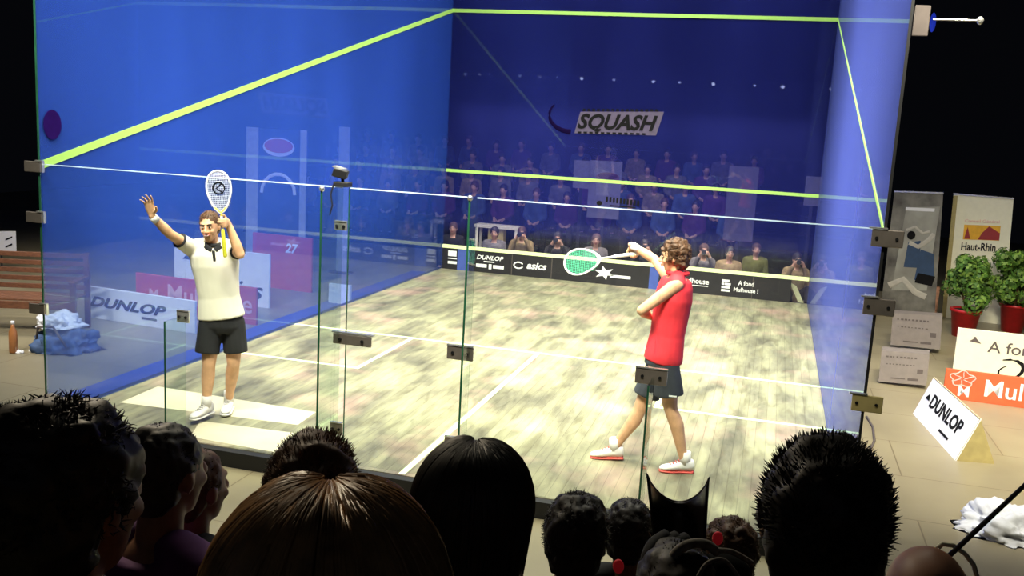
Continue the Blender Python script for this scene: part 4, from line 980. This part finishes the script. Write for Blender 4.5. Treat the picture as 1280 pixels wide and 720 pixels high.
# maroon Mulhouse board and cream board behind it
q0 = G(178, 392, -.13); q0 = V3((-2.62, 4.6, -.13)); Rv = V3((1.95, -.15, 0)); rr = Rv.normalized()
bM_ = board('sponsor_board', 'maroon board with pale Mulhouse lettering behind the left DUNLOP board', q0, Rv, .50, .04, M['maroon'])
text('lettering', 'Mulhouse', M['pink'], bM_, q0 + rr * .52 + UP * .15, rr, UP, .36, width=1.35, bold=.01)
text('lettering', 'M', M['pink'], bM_, q0 + rr * .22 + UP * .15, rr, UP, .22, bold=.02)
q0 = V3((-3.0, 5.6, -.13)); Rv = V3((1.9, -.1, 0)); rr = Rv.normalized()
bC = board('sponsor_board', 'cream board with A fond lettering behind the maroon board', q0 + rr * .3, Rv * .85, .78, .04, M['white'])
text('lettering', 'A fond', M['ink'], bC, q0 + rr * .75 + UP * .55, rr, UP, .16, width=.45, bold=.01)
text('lettering', 'asics', M['ink'], bC, q0 + rr * 1.0 + UP * .12, rr, UP, .36, shear=.25, width=.8, bold=.01)
bm = BM(); ap = q0 + rr * .45 + UP * .58 + rr.cross(UP) * .004; poly(bm, [ap, ap + rr * .16, ap + rr * .08 + UP * .07], rr.cross(UP), .002); obj('small_mark', bm, M['ink'], bC)
q0 = V3((-2.25, 7.0, -.13)); Rv = V3((1.1, -.1, 0)); rr = Rv.normalized()
b27 = board('sponsor_board', 'red board bearing the number 27 seen through the left wall', q0, Rv, .86, .04, M['maroon'])
text('lettering', '27', M['white'], b27, q0 + rr * .62 + UP * .60, rr, UP, .20, shear=.2, bold=.03)
bm = BM(); box(bm, -.55, -.2, 6.3, 6.35, -.13, .17); tag(obj('small_board', bm, M['white']), 'small white card standing low beyond the left wall near the far corner', 'board')
# tall banner with an oval emblem
PW = mat('dim_white', (.40, .42, .48), .7); q0 = V3((-3.15, 8.3, -.13)); t = thing('tall_banner', 'tall blue banner with white side bars and an oval emblem beyond the left wall', 'banner', q0 + V3((.5, 0, 0)))
obj('sheet', bx(q0.x, q0.x + 1.15, 8.3, 8.33, -.12, 2.35), mat('banner_blue', (.015, .03, .10), .6), t)
bm = BM(); box(bm, q0.x, q0.x + .23, 8.285, 8.298, -.12, 2.36); box(bm, q0.x + 1.03, q0.x + 1.15, 8.285, 8.298, -.12, 2.36); obj('side_bar', bm, PW, t)
bm = BM(); c = V3((q0.x + .62, 8.294, 2.05)); rings(bm, [(c, (.30, 0, 0), (0, 0, .16)), (c - V3((0, .004, 0)), (.30, 0, 0), (0, 0, .16))], 28); ov = obj('oval_ring', bm, M['white'], t)
bm = BM(); c = c - V3((0, .006, 0)) + UP * .02; rings(bm, [(c, (.27, 0, 0), (0, 0, .12)), (c - V3((0, .004, 0)), (.27, 0, 0), (0, 0, .12))], 28); obj('oval_centre', bm, M['maroon'], t)
bm = BM(); tube(bm, [(q0.x + .62 + .32 * math.cos(a), 8.288, 1.25 + .34 * math.sin(a)) for a in [i * PI / 9 for i in range(10)]], .03, 8, flat=.3); obj('arch_print', bm, M['white'], t)
t = thing('tall_banner', 'narrow pale banner strip beyond the left wall behind the clip-on camera', 'banner', (-1.57, 8.9, -.13)); obj('sheet', bx(-1.70, -1.50, 8.9, 8.92, -.12, 2.45), PW, t); obj('foot', bx(-1.80, -1.40, 8.8, 9.0, -.13, -.10), M['black'], t)
# wooden bench
bb = G(30, 446); e1 = Stage(G(108, 402)); ra = V3((.93, .35, 0)).normalized(); rb = V3((-.35, .93, 0))
BO = V3((-3.65, 2.35, -.13)); t = thing('slatted_bench', 'brown slatted wooden bench standing beside the left glass wall', 'bench', BO)
def bp(a, b, z): return BO + ra * a + rb * b + UP * z
WB = 1.55
for i in range(5): bm = BM(); hexa(bm, bp(WB / 2, .50 + .02 * i, .50 + .095 * i), ra * WB / 2, rb * .010, UP * .030, .004); obj('back_slat', bm, M['wood'], t)
for i in range(5): bm = BM(); hexa(bm, bp(WB / 2, .04 + .10 * i, .42), ra * WB / 2, rb * .040, UP * .012, .004); obj('seat_slat', bm, M['wood'], t)
for a in (0, WB):
    for b, h_ in ((.0, .62), (.48, .94)): bm = BM(); hexa(bm, bp(a, b, h_ / 2), ra * .03, rb * .03, UP * h_ / 2, .004); obj('leg', bm, M['wood'], t)
    bm = BM(); hexa(bm, bp(a, .24, .64), ra * .035, rb * .29, UP * .018, .004); obj('armrest', bm, M['wood'], t)
bm = BM(); hexa(bm, bp(WB / 2, -.01, .36), ra * WB / 2, rb * .015, UP * .045, .004); obj('front_rail', bm, M['wood'], t)
# kit bag with towels
gb = G(84, 436); bg = thing('kit_bag', 'blue sports bag on the floor in front of the wooden bench', 'bag', gb)
heap('fabric', None, None, gb + UP * .0, .36, .30, .34, M['bag'], 9, bg)
bm = BM(); tube(bm, [gb + V3((-.22, -.22, .1)), gb + V3((-.12, -.30, .30)), gb + V3((.08, -.30, .32)), gb + V3((.2, -.25, .1))], .014, 8); obj('handle', bm, M['greyprint'], bg, True)
heap('towel', 'pale towel heaped on top of the blue sports bag', 'towel', gb + V3((-.08, -.02, .27)), .26, .24, .14, M['towel'], 13)
bo = G(17, 441); t = thing('drink_bottle', 'amber plastic bottle standing on the floor before the bench', 'bottle', bo)
bm = BM(); lathe(bm, [(.03, 0), (.045, .01), (.045, .20), (.042, .24), (.018, .30), (.018, .33)], bo, 20); obj('body', bm, M['amber'], t, True)
bm = BM(); lathe(bm, [(.02, .325), (.02, .36), (.01, .362)], bo, 16); obj('cap', bm, M['white'], t, True)
for px, py, lb in ((24, 441, 'small crumpled white paper beside the amber bottle'), (42, 439, 'flat white paper scrap between bottle and bag')): heap('paper_scrap', lb, 'paper', G(px, py), .05, .04, .035, M['white'], px)
q0 = G(-20, 335); S = Stage(G(0, 335)); bm = BM(); hexa(bm, S(3, 302), S.side * .20, S.h * .02, UP * .17); t = thing('roadside_board', 'white board with two dark slanted bars beyond the bench', 'board', G(0, 335)); t.name = 'striped_board'; obj('panel', bm, M['white'], t)
for z in (-4, 5): bm = BM(); hexa(bm, S(11, 302 + z, .024), S.side * .05 + UP * .022, S.h * .001, UP * .014); obj('slanted_bar', bm, M['ink'], t)
bm = BM(); hexa(bm, S(2, 325), S.side * .015, S.h * .015, UP * .14); obj('post', bm, M['black'], t)

# ------------------------------------------------------------------ photographers on the floor behind the front wall
ph = [(566, 300, .55, 'plain', 'black', 'person seated low behind the far corner beside the white crate'),
 (618, 296, .35, 'plain', 'grey', 'photographer in dark top behind the front wall nearest the white crate'),
 (652, 300, .75, 'short', 'tan', 'photographer holding a camera above the second tin panel'),
 (697, 303, .35, 'plain', 'black', 'photographer with bare face looking over the asics panel'),
 (745, 303, .6, 'plainlong', 'grey', 'long haired onlooker behind the green strings of the level racket'),
 (806, 312, .4, 'plain', 'black', 'photographer behind the raised forearm of the player in red'),
 (880, 315, .5, 'plain', 'grey', 'photographer in grey just behind the head of the player in red'),
 (912, 321, .4, 'short', 'tan', 'photographer in tan above the square mark on the tin'),
 (945, 318, 1.3, 'plain', 'olive', 'onlooker in olive top behind the front wall'),
 (996, 332, .3, 'plain', 'tan', 'photographer with phone at the far end of the tin')]
cl = dict(black='blackcloth', grey='greyph', tan='tanph', olive='oliveph')
M['greyph'] = mat('grey_jumper', (.16, .15, .14), .9, var=.3); M['tanph'] = mat('tan_jumper', (.30, .22, .10), .9, var=.3); M['oliveph'] = mat('olive_jumper', (.13, .14, .03), .9, var=.3)
protos = {}
for i, (px, py, dy, hk, c, lb) in enumerate(ph):
    Hc = Y(px, py, L_ + .45 + dy); Hc.z = max(Hc.z, .62 + .0)
    arms = 'camera' if i in (2, 3, 5, 6, 9) else 'lap'
    t = seated(lb, Hc, (.15 + (5 - i) * .0, -1), hk if hk != 'short' else 'plain', .95, cl[c], 'skin', None, 'haird' if i % 2 else 'hairb', 30 + i, floor_sit=True, vox=.014, facey=True, arms=arms)
    if arms == 'camera':
        cb = Hc + V3((.02, -.17, -.0)); k_ = thing('photo_camera', 'black camera held up by the ' + ' '.join(lb.split()[:10]), 'camera', cb)
        bm = BM(); box(bm, cb.x - .06, cb.x + .06, cb.y - .03, cb.y + .03, cb.z - .04, cb.z + .04, .008); obj('housing', bm, M['black'], k_)
        bm = BM(); cone(bm, (cb.x, cb.y - .03, cb.z), .035, (cb.x, cb.y - .14, cb.z), .04, 18); obj('lens', bm, M['black'], k_)
# white crate beside them
bm = BM(); c = Y(588, 300, L_ + .9); t = thing('white_table', 'low white framed table behind the front wall by the far corner', 'table', (.47, L_ + 1.92, -.13))
bm = BM(); box(bm, .02, .92, L_ + 1.75, L_ + 2.1, .60, .66, .005); obj('tabletop', bm, M['offwhite'], t)
for x in (.05, .86):
    for y_ in (1.78, 2.05): obj('leg', bx(x, x + .05, L_ + y_ - .02, L_ + y_ + .02, -.13, .60), M['offwhite'], t)
obj('carton', bx(.30, .62, L_ + 1.80, L_ + 2.0, .12, .59), M['tan'], t); obj('shelf', bx(.08, .88, L_ + 1.77, L_ + 2.08, .08, .11), M['offwhite'], t)

# ------------------------------------------------------------------ seated crowd standing in for the audience's reflection in the front wall
UPc = ('blackcloth', 'greyph', 'tanph', 'bag')
pr = []
for i, (c, hk, hm) in enumerate((('greyph', 'plain', 'haird'), ('bag', 'plain', 'hairb'), ('purple', 'plainlong', 'haird'), ('tanph', 'plain', 'haird'))):
    pr.append(seated('dim onlooker behind the front wall, standing in for a crowd reflection', V3((0, 0, .80)), (0, -1), hk, 1.0, c, 'skin', 'onlookers standing in for a reflection', hm, 60 + i, facey=False, vox=.02, name='person'))
rnd = random.Random(4); used = set()
tiers = [(13.2, .42), (14.1, .72), (15.0, 1.04), (15.9, 1.36)]
for r_i, (ty, tz) in enumerate(tiers):
    bm = BM(); box(bm, -6, 8.5, ty - .30, ty + .60, -.13, tz - .42); struct('trim_%d' % (20 + r_i), bm, M['ink'])
    bm = BM(); box(bm, -6, 8.5, ty - .16, ty + .2, tz - .06, tz); 
    for x in range(-5, 9, 2): box(bm, x, x + .08, ty - .05, ty + .1, tz - .42, tz - .06)
    struct('trim_%d' % (30 + r_i), bm, M['ink'])
    x = -4.6 + .3 * (r_i % 2)
    while x < 5.6:
        if rnd.random() < .88:
            j = rnd.randrange(4); loc = (x + rnd.uniform(-.05, .05), ty + .05, tz + .01); rz = rnd.uniform(-.25, .25)
            if j not in used:
                used.add(j); pr[j].location = loc; pr[j].rotation_euler = (0, 0, rz)
            else: dup(pr[j], loc, rz, scale=rnd.uniform(.94, 1.05))
        x += .68
# pale banners beyond the front wall
def flat_banner(label, x0, x1, y, z0, z1, mt, oval=False):
    t = thing('tall_banner', label, 'banner', ((x0 + x1) / 2, y, -.13)); obj('sheet', bx(x0, x1, y, y + .02, z0, z1), mt, t)
    obj('post', bx((x0 + x1) / 2 - .03, (x0 + x1) / 2 + .03, y + .022, y + .05, -.13, z1), M['black'], t)
    if oval:
        bm = BM(); c = V3(((x0 + x1) / 2 + .05, y - .003, z1 - .32)); rings(bm, [(c, (.24, 0, 0), (0, 0, .10)), (c - V3((0, .004, 0)), (.24, 0, 0), (0, 0, .10))], 24); o = obj('oval_emblem', bm, M['dimpink'], t)
        bm = BM(); c = c - V3((0, .006, 0)) + UP * .03; rings(bm, [(c, (.2, 0, 0), (0, 0, .07)), (c - V3((0, .004, 0)), (.2, 0, 0), (0, 0, .07))], 24); obj('oval_centre', bm, M['dimred'], o)
    return t
PB = mat('pale_banner', (.24, .24, .30), .7)
M['dimpink'] = mat('dim_pink', (.30, .14, .16), .8); M['dimred'] = mat('dim_red', (.12, .02, .03), .8)
yb = 12.4
a = Y(738, 200, yb); b = Y(776, 275, yb); flat_banner('pale banner with an oval emblem beyond the front wall under the SQUASH sign', a.x, b.x - .05, yb, b.z, a.z, PB, True)
a = Y(718, 200, yb); b = Y(736, 236, yb); flat_banner('short pale banner beside the oval emblem banner', a.x, b.x, yb, b.z, a.z, PB)
a = Y(912, 207, yb); b = Y(940, 303, yb); flat_banner('tall plain grey banner beyond the front wall near the right', a.x, b.x, yb, b.z, a.z, mat('grey_banner', (.16, .15, .20), .7))
a = Y(1008, 220, yb); b = Y(1024, 258, yb); flat_banner('small pale banner beside the right wall corner beyond the front wall', a.x, b.x, yb, b.z, a.z, PB)

# ------------------------------------------------------------------ lamps and light
truss = thing('lamp_truss', 'black truss bar carrying a row of small cool white lamps', 'truss', (3, -9.5, 4.55))
obj('bar', bx(-7, 11, -9.53, -9.47, 4.55, 4.61), M['black'], truss)
for i in range(15):
    x = -6.4 + i * 1.2 + (.25 if i % 3 == 0 else 0); bm = BM(); cone(bm, (x, -9.5, 4.5), .06, (x, -9.36, 4.46), .08, 14); l_ = obj('lamp', bm, M['black'], truss)
    bm = BM(); cone(bm, (x, -9.358, 4.46), .035 if i % 2 else .06, (x, -9.350, 4.46), .035 if i % 2 else .06, 14); obj('lens', bm, M['lampw'], l_)
def area(name, loc, tgt, sx, sy, e, c=(1, 1, 1), spread=180, cam_vis=True):
    ld = bpy.data.lights.new(name, 'AREA'); ld.shape = 'RECTANGLE'; ld.size = sx; ld.size_y = sy; ld.energy = e; ld.color = c; ld.spread = math.radians(spread)
    o = bpy.data.objects.new(name, ld); col.objects.link(o); o.location = loc; o.rotation_euler = (V3(tgt) - V3(loc)).to_track_quat('-Z', 'Y').to_euler(); return o
area('court_light_back', (3.2, 1.6, 7.6), (3.2, 1.9, 0), 5.5, 1.6, 400, (1, .98, .80), 110)
area('court_light_middle', (3.2, 5.0, 7.6), (3.2, 5.0, 0), 5.5, 1.6, 360, (1, .97, .80), 110)
area('court_light_front', (3.2, 8.2, 7.6), (3.2, 8.0, 0), 5.5, 1.6, 340, (.97, .97, .88), 115)
area('front_fill', (3.2, -3.0, 7.0), (3.0, 3.5, 1.0), 5, .6, 470, (1, .96, .82), 60)
area('side_light_right', (9.5, 4.0, 6.5), (8.6, 5.0, 0), 1.5, 5, 95, (1, .90, .66), 90)
area('right_wall_fill', (.8, 3.5, 7.4), (6.4, 4.0, 1.2), 3, .8, 150, (.9, .93, 1), 60)  # added light, unseen, to brighten the right wall film
area('side_front_right', (7.2, -1.5, 5.5), (8.0, 4.5, .2), 1.5, .5, 150, (1, .93, .75), 60)  # added fill from the viewer's side for the upright boards
area('side_front_left', (-1.5, -2.5, 5.5), (-2.2, 5.0, .3), 1.5, .5, 60, (1, .93, .85), 55)
area('side_light_left', (-4.5, 3.5, 6.5), (-2.5, 4.5, 0), 1.5, 5, 110, (1, .92, .82), 100)
area('press_fill', (3.2, 9.95, 3.3), (3.2, 10.5, .4), 6, .15, 120, (1, .85, .6), 80)  # unseen fill added to brighten the photographers
area('crowd_fill', (2, 9.9, 6.4), (2, 14.3, 1.2), 8, .5, 22, (.8, .8, 1.0), 60)  # unseen fill added for the stand-in crowd
area('added_hair_rim_light', (1.5, -1.0, 5.2), (3.8, -5.2, 2.0), 1.5, .3, 22, (1, .85, .6), 60)  # added rim light that puts highlights on the onlookers' hair
w = bpy.data.worlds.new('hall'); sc.world = w; w.use_nodes = True; w.node_tree.nodes['Background'].inputs[0].default_value = (.35, .4, .6, 1); w.node_tree.nodes['Background'].inputs[1].default_value = .004
bm = BM(); c = D(1166, 28, 16); ell(bm, c, .05, .05, .16); tag(obj('blue_lamp', bm, mat('blue_lamp', (.02, .05, .6), .5, emis=.5), smooth=True), 'faint blue lamp glowing in the dark above the right wall edge', 'lamp')
sc.view_settings.view_transform = 'Standard'; sc.view_settings.exposure = 0; sc.view_settings.look = 'None'
sc.cycles.transparent_max_bounces = 32; sc.cycles.max_bounces = 8; sc.cycles.caustics_reflective = False; sc.cycles.caustics_refractive = False
sc.cycles.sample_clamp_indirect = 4
